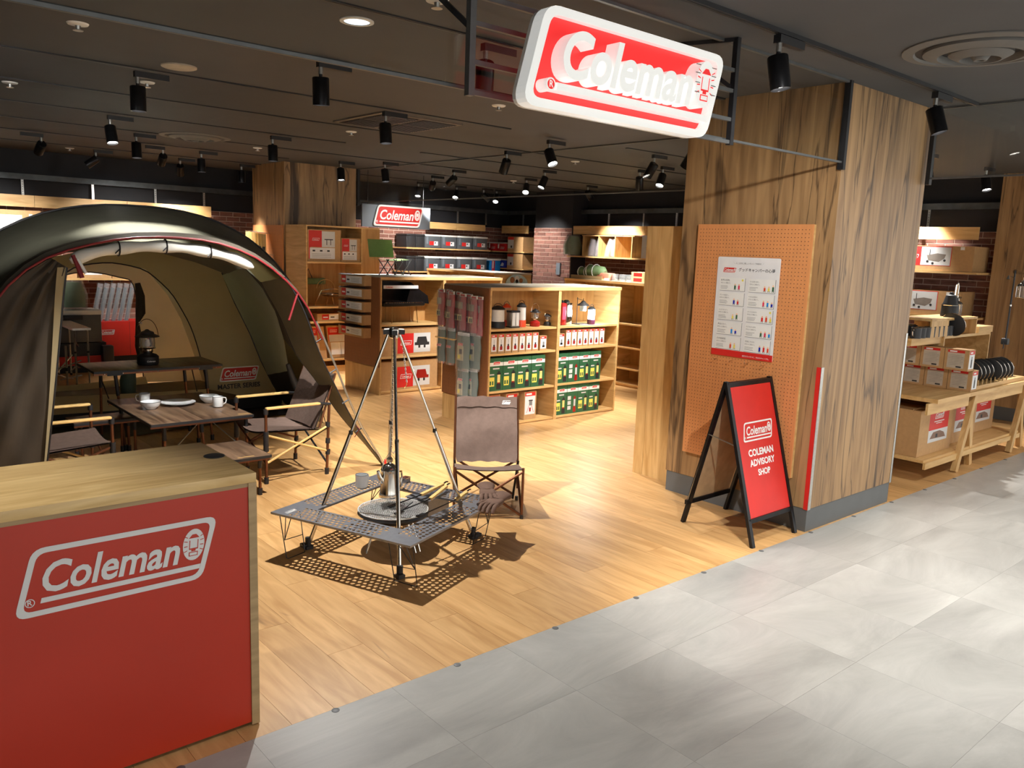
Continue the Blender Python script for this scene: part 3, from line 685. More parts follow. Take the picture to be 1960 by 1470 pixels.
# ---------------------------------------------------------------- pegboard and poster on the pillar
def pegboard(par, T, w_, h, m, d=.02, px=.03, cap=2400):
    b = B(); b.box(0, -d, 0, w_, 0, h, m, T); ob('pegboard', b, par)
    hb = B(); nx, nz = int(w_/px)-1, int(h/px)-1; f = .0035
    for i in range(nx):
        for j in range(nz):
            x = px*(i+1); z = px*(j+1)
            hb.add([T @ Vector((x+f*math.cos(a), -d-.0006, z+f*math.sin(a))) for a in (.5, 2.1, 3.7, 5.3)], [(0, 1, 2, 3)], m_ink)
    ob('peg_holes', hb, par, kind='stuff')
t = thing('pegboard_panel', 'orange perforated hardboard panel on the left side of the big pillar', 'pegboard', (4.96, 3.69, .35))
b = B(); b.box(-.022, -.9, .0, 0, .0, 1.685, m_pine); ob('batten_frame', b, t)
pegboard(t, Tm((-.022, 0, 0), -PI/2), .9, 1.685, m_peg, .012, .025)
# poster
t = thing('poster', 'white poster of camping manners in Japanese on the orange pegboard', 'poster', (4.92, 3.49, 1.115))
PWd, PH = .495, .695
PT = Tm((0, 0, 0), -PI/2)
b = B(); b.prism(rounded([(0, 0), (PWd, 0), (PWd, PH), (0, PH)], .012, 3), -.004, 0, m_whitep, PT); ob('sheet', b, t)
b = B(); b.box(0, -.0052, 0, PWd, -.004, .045, m_red, PT); ob('red_footer', b, t)
b = B(); logo(.115, m_white, m_redb, m_white, y=-.005, b=b, T0=PT @ Matrix.Translation((.045, 0, .585))); ob('badge', b, t)
b = B(); put_text(b, 'グッドキャンパーの心得', .175, .60, .285, m_ink, -.005, .012, T=PT); put_text(b, '＼ 人と自然に優しいキャンプ体験を ／', .13, .648, .24, m_greyink, -.005, .0, T=PT); put_text(b, '自然をたいせつに、安全なキャンプを。', .26, .012, .21, m_white, -.0058, .01, T=PT); ob('lettering', b, t)
lines = ['自然は宝物、', 'ゴミは持ち帰り、', 'テントは広く、', 'たき火は安全に、', 'みんなであいさつ、', 'ひとりじめせず、', '声は小さく、', '子どもから目を', '火の始末を', '天気にそなえ']
cols = [m_green, m_orange, m_blue, m_pink, m_yellow, m_red, m_lblue]
rnd = random.Random(3)
for k in range(10):
    c, r = k % 2, k//2
    x0 = .03+c*.235; z0 = .462-r*.103
    b = B(); b.box(x0+.003, -.0048, z0-.003, x0+.205+.003, -.004, z0+.09, m_greyink, PT); b.box(x0, -.0056, z0, x0+.2045, -.0048, z0+.09, m_white, PT)
    put_text(b, lines[k], x0+.008, z0+.066, .075, m_ink, -.006, .0, T=PT); put_text(b, 'きれいに使おう。', x0+.008, z0+.048, .08, m_ink, -.006, .0, T=PT)
    for q in range(3): b.box(x0+.008, -.006, z0+.012+q*.009, x0+.008+.05+.02*rnd.random(), -.0058, z0+.0145+q*.009, m_greyink, PT)
    for q in range(2+k % 2):      # little camping pictures
        px = x0+.12+q*.032; cc = cols[(k+q*3) % 7]; hh = .018+.012*rnd.random()
        b.box(px, -.006, z0+.012, px+.014, -.0058, z0+.012+hh, cc, PT)
        A = [2*PI*i/10 for i in range(10)]
        b.add([PT @ Vector((px+.007+.006*math.cos(a), -.0061, z0+.018+hh+.006*math.sin(a))) for a in A], [tuple(range(10))], M('skin_print', srgb(240, 190, 150)))
        b.box(px, -.006, z0+.005, px+.004, -.0058, z0+.012, m_ink, PT); b.box(px+.01, -.006, z0+.005, px+.014, -.0058, z0+.012, m_ink, PT)
    if k in (0, 5): b.add([PT @ Vector((x0+.185+.008*math.cos(a), -.0062, z0+.075+.008*math.sin(a))) for a in A], [tuple(range(10))], m_yellow)
    ob('picture_card', b, t)
# empty hooks below
hk = B(); hk.tube([(0, 0, 0), (-.05, 0, -.004), (-.056, 0, .008)], .0025, m_chrome, 6); hkm = hk.data('hook')
for k in range(4): ob('peg_hook', hkm, loc=(4.926, 3.44-k*.13, 1.09), label='small chrome pegboard hook below the poster, %s from the left' % ORD[k], cat='hook', group='empty hooks under the poster')

# ---------------------------------------------------------------- campfire table: four perforated steel boards in a pinwheel
t = thing('fireside_table', 'low square steel table with perforated boards around the grill', 'table', (2.26, 3.365, .27), math.atan2(.352, .917))
TS, TW = .975, .185
def perf(L_, w_):
    """steel board with real holes; staggered octagon holes in the middle part"""
    b = B(); z0, z1 = -.012, 0; p = .0325; nr = 5; nc = int((L_-TW*.62)/p); x0 = TW*.75*.8; y0 = (w_-nr*p)/2; r = .0108
    nc = int((L_-x0-.04)/p)
    for z in (z1, -.0015):
        b.quad([(0, 0, z), (L_, 0, z), (L_, y0, z), (0, y0, z)], m_plate); b.quad([(0, w_-y0, z), (L_, w_-y0, z), (L_, w_, z), (0, w_, z)], m_plate)
        for j in range(nr):
            o = (p/2 if j % 2 else 0); ya = y0+j*p; b.quad([(0, ya, z), (x0+o, ya, z), (x0+o, ya+p, z), (0, ya+p, z)], m_plate)
            xe = x0+o+nc*p; b.quad([(xe, ya, z), (L_, ya, z), (L_, ya+p, z), (xe, ya+p, z)], m_plate)
            for i in range(nc):
                xa = x0+o+i*p; cx, cy = xa+p/2, ya+p/2
                if (i//11) % 2 and i % 11 == 0 and j in (2, 3): 
                    b.quad([(xa, ya, z), (xa+p, ya, z), (xa+p, ya+p, z), (xa, ya+p, z)], m_plate); continue
                O = [(xa+p, cy), (xa+p, ya+p), (cx, ya+p), (xa, ya+p), (xa, cy), (xa, ya), (cx, ya), (xa+p, ya)]
                H = [(cx+r*math.cos(k*PI/4), cy+r*math.sin(k*PI/4)) for k in range(8)]
                b.add([(x, y, z) for x, y in O]+[(x, y, z) for x, y in H], [(k, (k+1) % 8, (k+1) % 8+8, k+8) for k in range(8)], m_plate)
    for (xa, ya, xb, yb) in ((0, 0, L_, .002), (0, w_-.002, L_, w_), (0, 0, .002, w_), (L_-.002, 0, L_, w_)): b.box(xa, ya, z0, xb, yb, z1-.0002, m_plate)
    return b
bd = perf(TS-TW, TW).data('board')
for k, (x, y) in enumerate(((0, 0), (TS, 0), (TS, TS), (0, TS))):
    ob('board', bd, t, (x, y, 0), (0, 0, k*PI/2))
b = B(); logo(.085, m_white, y=0, b=b, T0=Matrix()); o = ob('badge', b, t, (.075, TS-.045, .0008)); o.rotation_euler = (-PI/2, 0, 0); o.location = (.03, TS-.10, .001)
o.rotation_euler = (-PI/2, 0, R(0))
def wireleg():
    b = B(); b.tube([(0, 0, -.012), (.05, .0, -.262), (.055, .01, -.268), (.06, .14, -.268), (.05, .15, -.262), (0, .16, -.012)], .0028, m_ash, 6)
    b.tube([(.0, .05, -.012), (.032, .005, -.16)], .0025, m_ash, 6); b.tube([(.032, .005, -.16), (.0, .11, -.012)], .0025, m_ash, 6); b.tube([(.03, .005, -.16), (.032, .155, -.17)], .0022, m_ash, 6); return b
wl = wireleg().data('leg')
for k, (x, y, a) in enumerate(((.05, .02, 0), (TS-.02, .05, PI/2), (TS-.05, TS-.02, PI), (.02, TS-.05, -PI/2))):
    ob('leg', wl, t, (x, y, 0), (0, 0, a))

# tripod stand (four telescopic legs)
AX, AY_ = 2.59, 4.065
t = thing('fire_tripod', 'tall chrome hanging stand over the grill with black feet', 'tripod', (AX, AY_, 0))
feet = [(2.142, 4.272), (2.344, 3.588), (3.058, 3.851), (2.856, 4.53)]
for fx, fy in feet:
    dx, dy = fx-AX, fy-AY_; u = Vector((dx, dy, 0)).normalized()
    b = B(); top = Vector((u.x*.035, u.y*.035, 1.285)); bot = Vector((dx, dy, .02)); mid = top.lerp(bot, .46); b.tube([top, mid], .0085, m_chrome, 10); b.tube([mid, bot], .0115, m_chrome, 10); b.tube([mid+Vector((0, 0, .012)), mid-Vector((0, 0, .012))], .0125, m_ash, 10); ob('leg', b, t)
    b = B(); b.tube([bot+Vector((0, 0, .05)), bot+Vector((0, 0, -.0))], .018, m_black, 10); b.box(dx-.022, dy-.022, 0, dx+.022, dy+.022, .02, m_black); b.box(dx+u.x*.02-.02, dy+u.y*.02-.02, .012, dx+u.x*.03+.02, dy+u.y*.03+.02, .032, m_black); ob('foot', b, t)
b = B(); b.lathe([(.02, 1.262), (.03, 1.27), (.034, 1.31), (.03, 1.325), (.012, 1.33)], m_chrome, n=16)
for fx, fy in feet:
    u = Vector((fx-AX, fy-AY_, 0)).normalized(); b.bar(Vector((0, 0, 1.305)), u*.062+Vector((0, 0, 1.30)), .03, .026, m_black); b.bar(Vector((0, 0, 1.322)), u*.058+Vector((0, 0, 1.318)), .022, .006, m_chrome)
ob('hub', b, t)
def chain(b, p0, p1, n, m, r=.0016):
    p0 = Vector(p0); p1 = Vector(p1)
    for i in range(n):
        c = p0.lerp(p1, (i+.5)/n); L_ = (p1-p0).length/n*.75
        a = Vector((1, 0, 0)) if i % 2 else Vector((0, 1, 0)); d = (p1-p0).normalized()
        b.tube([c+d*L_*math.cos(q)+a*.004*math.sin(q) for q in [2*PI*k/8 for k in range(9)]], r, m, 4, False)
b = B(); chain(b, (0, 0, 1.27), (-.005, .0, .60), 56, m_chrome); b.tube([(-.005, 0, .6), (-.005, 0, .58), (.01, 0, .565), (.018, 0, .58)], .003, m_chrome, 6); ob('chain', b, t)
b = B(); chain(b, (.045, -.02, 1.27), (.075, -.03, 1.0), 22, m_chrome); b.tube([(.075, -.03, 1.0), (.075, -.03, .985), (.04, -.06, .97)], .0025, m_bamboo, 6); ob('chain', b, t)

# coffee pot on the hook
t = thing('coffee_pot', 'shiny steel percolator coffee pot hanging over the grill', 'coffee pot', (2.575, 4.07, .30))
b = B(); b.lathe([(0, 0), (.062, 0), (.064, .006), (.058, .03), (.05, .15), (.052, .165)], m_chrome, n=28, cap=False); ob('body', b, t)
b = B(); b.lathe([(.052, .165), (.054, .17), (.045, .19), (.02, .205), (.012, .21)], m_chrome, n=28, cap=False); ob('lid', b, t)
b = B(); b.lathe([(.012, .208), (.02, .22), (.021, .235), (.012, .246), (0, .248)], m_chrome, n=18, cap=False); ob('knob', b, t)
b = B(); b.tube([(-.045, 0, .1), (-.07, .0, .135), (-.08, 0, .172)], [.018, .014, .009], m_chrome, 10); ob('spout', b, t)
b = B(); b.tube([(.05, 0, .15), (.085, 0, .145), (.09, 0, .11), (.08, 0, .05), (.058, 0, .035)], .006, m_chrome, 8); ob('handle', b, t)
b = B(); b.tube([(-.053, 0, .16), (-.045, 0, .22), (0, 0, .275), (.045, 0, .22), (.053, 0, .16)], .002, m_chrome, 6); ob('bail', b, t)

# round fire pit with a wire mesh grate
GX, GY, GZ = 2.56, 4.0, .245
t = thing('fire_pit', 'round steel fire bowl with a wire mesh grate in the middle of the low table', 'fire pit', (GX, GY, 0))
b = B(); b.lathe([(.0, .17), (.08, .17), (.16, .19), (.205, .222), (.212, .224)], m_ash, n=36, cap=False); ob('bowl', b, t)
b = B()
b.tube([(.208*math.cos(2*PI*k/36), .208*math.sin(2*PI*k/36), GZ) for k in range(37)], .004, m_mesh, 6, False)
for i in range(-13, 14):
    x = i*.0155; hw = math.sqrt(max(.206**2-x*x, 0)); 
    if hw > .01: b.tube([(x, -hw, GZ+.001), (x, hw, GZ+.001)], .0019, m_mesh, 4, False); b.tube([(-hw, x, GZ-.001), (hw, x, GZ-.001)], .0019, m_mesh, 4, False)
ob('grate', b, t).rotation_euler = (0, 0, R(21))
lg = B(); lg.tube([(.11, 0, .18), (.17, 0, .003), (.18, .03, .003), (.12, .03, .18)], .004, m_chrome, 6); lgm = lg.data('leg')
for k in range(3): ob('leg', lgm, t, rot=k*2*PI/3+.9)

# enamel mug proto
def mug(name, label, x, y, z, rz=0, hd=1):
    t = thing(name, label, 'mug', (x, y, z), rz, 'white enamel mugs')
    b = B(); b.lathe([(0, 0), (.037, 0), (.04, .004), (.041, .08)], m_enamel, n=24, cap=False); b.lathe([(.0385, .08), (.0375, .006), (0, .005)], m_enamel, n=24, cap=False); ob('cup', b, t)
    b = B(); b.tube([(.04*math.cos(2*PI*k/24), .04*math.sin(2*PI*k/24), .081) for k in range(25)], .0018, m_grim, 5, False); ob('rim', b, t)
    b = B(); b.tube([(.04, 0, .07), (.062, 0, .068), (.068, 0, .05), (.062, 0, .025), (.04, 0, .015)], .004, m_enamel, 8); ob('handle', b, t)
    return t
mg = mug('enamel_mug', 'white enamel mug standing on the low perforated table', 2.59, 4.42, .271, R(20))
dup(mg, (1.985, 6.80, .475), R(150), 'white enamel mug behind the left bowl on the camping table')
dup(mg, (2.425, 6.40, .475), R(-5), 'white enamel mug in front of the right bowl on the camping table')
t = thing('steel_cup', 'small square steel box on the rear board of the low table', 'box', (2.88, 4.36, .271), R(21))
b = B(); b.bev(-.03, -.022, 0, .03, .022, .03, .004, m_plate); ob('body', b, t); b = B(); b.box(-.031, -.023, .028, .031, .023, .032, m_chrome); ob('lid', b, t)
# folding charcoal grill: steel box next to the bowl
t = thing('tabletop_grill', 'small rectangular steel charcoal grill beside the round grate', 'grill', (2.80, 3.98, 0), R(21))
b = B()
b.box(0, 0, .10, .24, .003, .25, m_plate); b.box(0, .157, .10, .24, .16, .25, m_plate); b.box(0, 0, .10, .003, .16, .25, m_plate); b.box(.237, 0, .10, .24, .16, .25, m_plate); b.box(.003, .003, .12, .237, .157, .124, m_ash); ob('body', b, t)
for k in range(4):
    b = B(); b.box(-.0008, .03+k*.028, .14, 0, .038+k*.028, .23, m_ink); ob('vent', b, t)
b = B(); b.box(-.005, -.01, .252, .08, .17, .256, m_plate); b.box(.09, -.01, .252, .25, .17, .258, m_plate); ob('top_plate', b, t)
b = B()
for x in (.02, .22):
    for y in (.02, .14): b.tube([(x, y, .10), (x, y, 0)], .004, m_chrome, 6)
ob('legs', b, t)
# tongs, fork, poker with wooden grips
def tool(name, label, cat, p0, p1, p2, tip):
    t = thing(name, label, cat, p1, 0); o = Vector(p1)
    b = B(); b.bar(Vector(p1)-o, Vector(p2)-o, .022, .014, m_bamboo); ob('grip', b, t)
    b = B(); b.tube([Vector(p1)-o, Vector(p0)-o], .004, m_ash, 6); ob('shaft', b, t)
    b = B(); e = Vector(p0)-o; d = (Vector(p0)-Vector(p1)).normalized(); b.bar(e, e+d*.06, .03 if tip else .015, .006, m_ash); ob('tip', b, t)
    b = B(); b.tube([Vector(p2)-o, Vector(p2)-o+(Vector(p2)-Vector(p1)).normalized()*.03+Vector((0, 0, .006)), Vector(p2)-o+(Vector(p2)-Vector(p1)).normalized()*.05], .005, m_ash, 6); ob('loop', b, t)
tool('fire_tongs', 'black tongs with wooden grips lying across the low table', 'tongs', (2.60, 4.02, .262), (2.78, 4.03, .285), (2.99, 4.09, .305), 1)
tool('fire_tongs', 'nearer tong arm with wooden grip pointing to the round grate', 'tongs', (2.56, 3.90, .262), (2.78, 3.93, .285), (2.98, 4.04, .305), 0)
tool('fire_poker', 'black poker with a short wooden grip beside the gloves', 'poker', (2.62, 3.76, .268), (2.90, 3.83, .285), (3.02, 3.88, .30), 1)
t = thing('barbecue_turner', 'steel turner blade lying on the wire mesh grate', 'turner', (2.47, 3.86, .252), R(28))
b = B(); b.prism([(0, 0), (.11, .0), (.11, .002), (0, .002)], -.018, .018, m_chrome); ob('blade', b, t); b = B(); b.tube([(.11, 0, .003), (.24, 0, .02)], .003, m_ash, 6); ob('shaft', b, t)
# leather gloves: palm and five fingers each
def glove(label, x, y, z, rz, mir=1, tilt_=0):
    t = thing('leather_glove', label, 'glove', (x, y, z), rz, 'brown leather gloves'); t.rotation_euler = (tilt_, 0, rz)
    b = B(); b.bev(-.05, -.0, 0, .05, .11, .034, .016, m_glove, seg=3); ob('palm', b, t)
    b = B(); b.tube([(0, .09, .02), (0, .15, .022), (0, .21, .02)], [.036, .045, .056], m_glove, 14, False)
    for i in range(len(b.v)): vx, vy, vz = b.v[i]; b.v[i] = (vx*1.05, vy, max(.001, .02+(vz-.02)*.5))
    ob('cuff', b, t)
    for k, (fx, L_) in enumerate(((-.037, .062), (-.013, .078), (.012, .083), (.037, .072))):
        b = B(); b.tube([(fx, .012, .018), (fx*1.15, -.03, .022), (fx*1.2, -.03-L_*.4, .012), (fx*1.2, -.03-L_*.62, -.008)], [.0135, .0135, .0125, .010], m_glove, 10); ob('finger', b, t)
    b = B(); b.tube([(.04*mir, .07, .015), (.07*mir, .035, .015), (.078*mir, -.005, .01)], [.017, .015, .011], m_glove, 10); ob('thumb', b, t)
    return t
glove('upper brown leather glove draped over the low table board', 3.08, 3.74, .285, R(-35), 1)
glove('lower brown leather glove with fingers hanging over the table edge', 3.0, 3.62, .272, R(-62), -1)

# ---------------------------------------------------------------- low brown chair
def frame2d(o, ax, ay): return lambda u, v, z: Vector((o[0]+ax[0]*u+ay[0]*v, o[1]+ax[1]*u+ay[1]*v, z))
t = thing('low_camp_chair', 'low brown canvas camping chair beside the low steel table', 'chair', (3.56, 3.96, 0))
ex = Vector((-.805, .593)); ey = Vector((.593, .805)); F = lambda u, v, z: Vector((ex.x*u+ey.x*v, ex.y*u+ey.y*v, z))
CWd = .46
# u from right-front to left, v to the back
seatp = lambda a, c: F(a*CWd, c*.40, .345-.07*c+.0-.025*math.sin(PI*a)*(.4+.6*c))
def fabric(b, fn, nu, nv, m, th=.006):
    b.grid(fn, nu, nv, m); b.grid(lambda a, c: fn(a, c)-Vector((0, 0, th)), nu, nv, m)
b = B(); fabric(b, seatp, 12, 8, m_brown); ob('seat', b, t)
def backp(a, c):
    z = .29+.43*c; v = .37+.25*c+.012*math.sin(c*9+a*2); bulge = -.02*math.sin(PI*a)+(.022*math.exp(-((c-.55)/.12)**2)*math.sin(PI*min(max((a-.12)/.76, 0), 1)))
    w0 = .03+.035*c*.4; ins = .03*(1-min(1, c/.06)) if c < .06 else 0
    u = (ins+.018+(1-2*(ins+.018))*a)*CWd
    return F(u, v-bulge-.02*math.sin(PI*a)*-1*.5, z+.004*math.sin(23*a+7*c))
b = B(); b.grid(backp, 20, 24, m_brown); b.grid(lambda a, c: backp(a, c)+F(0, .012, 0), 20, 24, m_brown); ob('backrest', b, t)
b = B(); b.grid(lambda a, c: backp(a, .84+.17*c)+F(0, -.009, 0)+Vector((0, 0, .002)), 16, 4, m_brown); ob('head_band', b, t)
b = B(); b.box(0, -.001, 0, .10, 0, .034, m_white); 
q = backp(.25, .9)+F(0, -.02, 0)
bx = logo(.085, m_white, mdark=m_brown); o = ob('badge', bx, t, q); o.rotation_euler = (R(-22), 0, math.atan2(-ex.y, -ex.x))
def rod(par, nm, p, q_, r=.009, m=None): b = B(); b.tube([p, q_], r, m or m_brownl, 8); ob(nm, b, par)
for s_, u in ((0, .0), (1, CWd)):
    rod(t, 'leg', F(u, 0, .355), F(u, 0, .012)); rod(t, 'back_post', F(u, .38, .10), F(u, .64, .735), .009)
    rod(t, 'leg', F(u, .40, .30), F(u+(.03 if s_ else -.03)*-1, .42, .012), .009, m_blackm)
    b = B(); b.tube([F(u, 0, 0), F(u, 0, .03)], .012, m_black, 8); b.tube([F(u, .42, 0), F(u, .42, .03)], .012, m_black, 8); b.box(-.001, -.001, 0, .001, .001, .001, m_black); ob('foot', b, t)
rod(t, 'brace', F(0, 0, .33), F(CWd, .0, .02), .009); rod(t, 'brace', F(CWd, .004, .33), F(0, .004, .02), .009)
rod(t, 'brace', F(.02, .40, .30), F(CWd-.02, .42, .04), .009); rod(t, 'brace', F(CWd-.02, .40, .30), F(.02, .42, .04), .009)
rod(t, 'brace', F(0, .0, .03), F(0, .42, .20)); rod(t, 'brace', F(CWd, .0, .03), F(CWd, .42, .20))

# ---------------------------------------------------------------- folding tables
def stretch(T, p): return p
def ftable(name, label, x0, y0, x1, y1, z, split='x', legs=None, m=m_walnut, spread=.0, th=.016):
    t = thing(name, label, 'table', (x0, y0, 0)); w_, d = x1-x0, y1-y0
    n = 2 if split else 1
    for k in range(n):
        b = B()
        if split == 'x': b.bev(w_*k/2+.001, 0, z-th, w_*(k+1)/2-.001, d, z, .003, m)
        elif split == 'y': b.bev(0, d*k/2+.001, z-th, w_, d*(k+1)/2-.001, z, .003, m)
        else: b.bev(0, 0, z-th, w_, d, z, .003, m)
        ob('tabletop', b, t)
    b = B(); b.box(0, -.004, z-th-.004, w_, .0, z-.001, m_black); b.box(0, d, z-th-.004, w_, d+.004, z-.001, m_black); b.box(-.004, 0, z-th-.004, 0, d, z-.001, m_black); b.box(w_, 0, z-th-.004, w_+.004, d, z-.001, m_black)
    b.box(0, .02, z-th-.022, w_, .04, z-th, m_brownl); b.box(0, d-.04, z-th-.022, w_, d-.02, z-th, m_brownl); ob('rim', b, t)
    for (u, v, du, dv) in legs or ((.06, .06, 0, 0), (w_-.06, .06, 0, 0), (w_-.06, d-.06, 0, 0), (.06, d-.06, 0, 0)):
        b = B(); b.tube([(u, v, z-th), (u+du, v+dv, .02)], .011, m_brownl, 10); b.tube([(u, v, z-th), (u+du*.3, v+dv*.3, (z-th)*.7)], .015, m_black, 10); b.tube([(u+du, v+dv, .0), (u+du, v+dv, .05)], .016, m_black, 10); ob('leg', b, t)
    return t
t = ftable('camping_table', 'dark wood-look folding table with white enamel dishes', 1.79, 6.0, 2.55, 7.12, .468, 'x', ((.12, .1, 0, 0), (.72, .05, 0, -.02), (.74, 1.15, 0, 0), (.12, 1.2, 0, 0), (.44, .25, .02, -.05), (.36, .9, 0, 0)))
b = B(); b.tube([(.14, .1, .2), (.40, .12, .44)], .004, m_alu, 6); b.tube([(.70, .1, .2), (.46, .12, .44)], .004, m_alu, 6); ob('stay', b, t)
b = B(); b.box(.66, .04, .4682, .76, .044, .4686, m_bamboo); b.box(.66, .052, .4682, .75, .056, .4686, m_bamboo); b.box(.66, .064, .4682, .74, .068, .4686, m_bamboo); ob('label_print', b, t)
t = ftable('side_table', 'small low wood-look table right behind the counter corner', 1.98, 5.37, 2.41, 5.90, .30, None)
b = B(); b.box(.2, .03, .3002, .32, .037, .3006, m_bamboo); b.box(.2, .042, .3002, .32, .045, .3006, m_bamboo); ob('label_print', b, t)
t = ftable('lantern_table', 'dark wood-look table carrying the black lantern in the tent', 1.71, 7.16, 2.76, 7.72, .70, 'x', ((.17, .06, .06, .0), (.17, .5, .0, .06), (.92, .06, .05, .0), (.88, .5, .05, .02)))
b = B()
for u in (.17, .92): b.box(u-.07, .015, .655, u+.05, .02, .684, m_black); b.tube([(u-.12, .05, .66), (u+.0, .28, .42)], .005, m_black, 6)
for u in (.08, .22, .5, .85, 1.0): b.lathe([(.005, 0), (.004, .003)], m_chrome, c=(0, 0, 0), n=8, T=Tm((u, .012, .672), 0, PI/2))
ob('bracket', b, t)
t = ftable('low_bench', 'low grey wood-look table half hidden under the lantern table', 1.50, 6.95, 2.02, 7.25, .33, None)

# dishes
def bowl(label, x, y, z):
    t = thing('enamel_bowl', label, 'bowl', (x, y, z), 0, 'white enamel bowls')
    b = B(); b.lathe([(0, 0), (.035, 0), (.04, .006), (.066, .03), (.076, .06)], m_enamel, n=32, cap=False); b.lathe([(.074, .06), (.062, .03), (.036, .009), (0, .008)], m_enamel, n=32, cap=False); ob('body', b, t)
    b = B(); b.tube([(.076*math.cos(2*PI*k/32), .076*math.sin(2*PI*k/32), .06) for k in range(33)], .002, m_grim, 5, False); ob('rim', b, t); return t
bw = bowl('white enamel bowl on the left side of the camping table', 1.965, 6.58, .469)
dup(bw, (2.435, 6.62, .469), 0, 'white enamel bowl on the right side of the camping table')
t = thing('enamel_plate', 'large white enamel plate in the middle of the camping table', 'plate', (2.20, 6.66, .469))
b = B(); b.lathe([(0, .004), (.09, .004), (.105, .012), (.133, .02), (.133, .023), (.103, .016), (.088, .008), (0, .008)], m_enamel, n=40, cap=False); ob('body', b, t)
b = B(); b.tube([(.133*math.cos(2*PI*k/36), .133*math.sin(2*PI*k/36), .021) for k in range(37)], .002, m_grim, 5, False); ob('rim', b, t)

# lantern
def lantern(label, x, y, z, body=m_black, s_=1.0, name='lantern', group=None, bail=True):
    t = thing(name, label, 'lantern', (x, y, z), 0, group); k = s_
    P = lambda pr_: [(r_*k, zz*k) for r_, zz in pr_]
    b = B(); b.lathe(P([(.0, 0), (.07, 0), (.075, .01), (.075, .06), (.06, .075), (.03, .085)]), body, n=24, cap=False); ob('tank', b, t)
    b = B(); b.lathe(P([(.03, .085), (.038, .095), (.038, .115), (.03, .12)]), m_chrome, n=20); b.lathe(P([(.055, .12), (.058, .125), (.055, .13)]), m_chrome, n=20); ob('collar', b, t)
    b = B(); b.lathe(P([(.05, .13), (.053, .16), (.05, .20)]), m_jar, n=24, cap=False); ob('globe', b, t)
    b = B(); b.lathe(P([(.01, .135), (.016, .15), (.01, .185)]), m_white, n=12); ob('mantle', b, t)
    b = B(); b.lathe(P([(.055, .20), (.085, .205), (.082, .212), (.05, .225), (.045, .24), (.02, .25), (.008, .26)]), body if body != m_redm else m_ash, n=28); ob('hood', b, t)
    b = B()
    for a in (0, 1, 2, 3): b.tube([(.056*k*math.cos(a*PI/2+.4), .056*k*math.sin(a*PI/2+.4), .125*k), (.056*k*math.cos(a*PI/2+.4), .056*k*math.sin(a*PI/2+.4), .205*k)], .0018*k, m_chrome, 5)
    ob('guard', b, t)
    if bail: b = B(); b.tube([(.078*k*math.cos(q), 0, (.205+.13*math.sin(q))*k) for q in [PI*i/14 for i in range(15)]], .0022*k, m_chrome, 5); ob('bail', b, t)
    return t
lt = lantern('black fuel lantern with wire bail on the dark table in the tent', 2.20, 7.40, .701, m_black, 1.18)
b = B(); put_text(b, 'Coleman', -.035, .03, .07, m_white, -.09, .02, .2); ob('lettering', b, lt)

# ---------------------------------------------------------------- armchairs with wooden armrests
def armchair(label, x, y, rz):
    """local: width along y 0..0.55, front at x=0, back at x=.5"""
    t = thing('camp_armchair', label, 'chair', (x, y, 0), rz, 'brown folding armchairs with wooden armrests'); w_ = .55
    for yy in (0, w_):
        b = B(); b.tube([(.5, yy, .02), (.52, yy, .56)], .011, m_brownl, 10); b.tube([(.5, yy, 0), (.5, yy, .05)], .017, m_black, 10)
        for z in (.18, .27, .40): b.tube([(.508, yy, z-.02), (.51, yy, z+.02)], .018, m_black, 10)
        ob('leg', b, t)
        b = B(); b.tube([(.0, yy, .02), (.0, yy, .56)], .011, m_brownl, 10); b.tube([(0, yy, 0), (0, yy, .05)], .017, m_black, 10); b.tube([(0, yy, .25), (0, yy, .40)], .02, m_black, 10); b.tube([(0, yy, .53), (0, yy, .57)], .018, m_black, 10); ob('leg', b, t)
        b = B(); b.bev(.0, yy-.022, .565, .44, yy+.022, .583, .008, m_bamboo); b.tube([(.43, yy, .574), (.53, yy, .56)], .012, m_black, 8); ob('armrest', b, t)
        b = B(); b.tube([(.01, yy, .37), (.50, yy, .19)], .009, m_bamboo if yy == 0 else m_brownl, 8); b.tube([(.01, yy, .16), (.50, yy, .385)], .009, m_bamboo if yy == 0 else m_brownl, 8); ob('brace', b, t)
    for q0, q1, mm in (((0, .01, .37), (.0, w_-.01, .16), m_brownl), ((0, .01, .16), (.0, w_-.01, .37), m_brownl), ((.5, .01, .37), (.5, w_-.01, .10), m_black), ((.5, .01, .10), (.5, w_-.01, .37), m_black)):
        b = B(); b.tube([q0, q1], .008, mm, 8); ob('cross_brace', b, t)
    b = B(); fn = lambda a, c: Vector((-.02+.50*a, .02+(w_-.04)*c, .40-.03*a-.035*math.sin(PI*c)*(1-.3*a)+.0)); fabric(b, fn, 10, 10, m_brown, .012); ob('seat', b, t)
    b = B(); fn = lambda a, c: Vector((.40+.17*c+.03*math.sin(PI*a), .02+(w_-.04)*a, .37+.42*c)); b.grid(fn, 10, 10, m_brown); b.grid(lambda a, c: fn(a, c)+Vector((.012, 0, 0)), 10, 10, m_brown); ob('backrest', b, t)
    for yy in (.01, w_-.01): b = B(); b.tube([(.44, yy, .38), (.58, yy, .80)], .009, m_brownl, 8); ob('back_post', b, t)
    return t
ac = armchair('brown folding armchair right of the dish table, under the tent edge', 2.50, 5.66, 0)
dup(ac, (1.50, 6.44, 0), PI, 'brown armchair at the left of the dish table, mostly behind the tent flap')

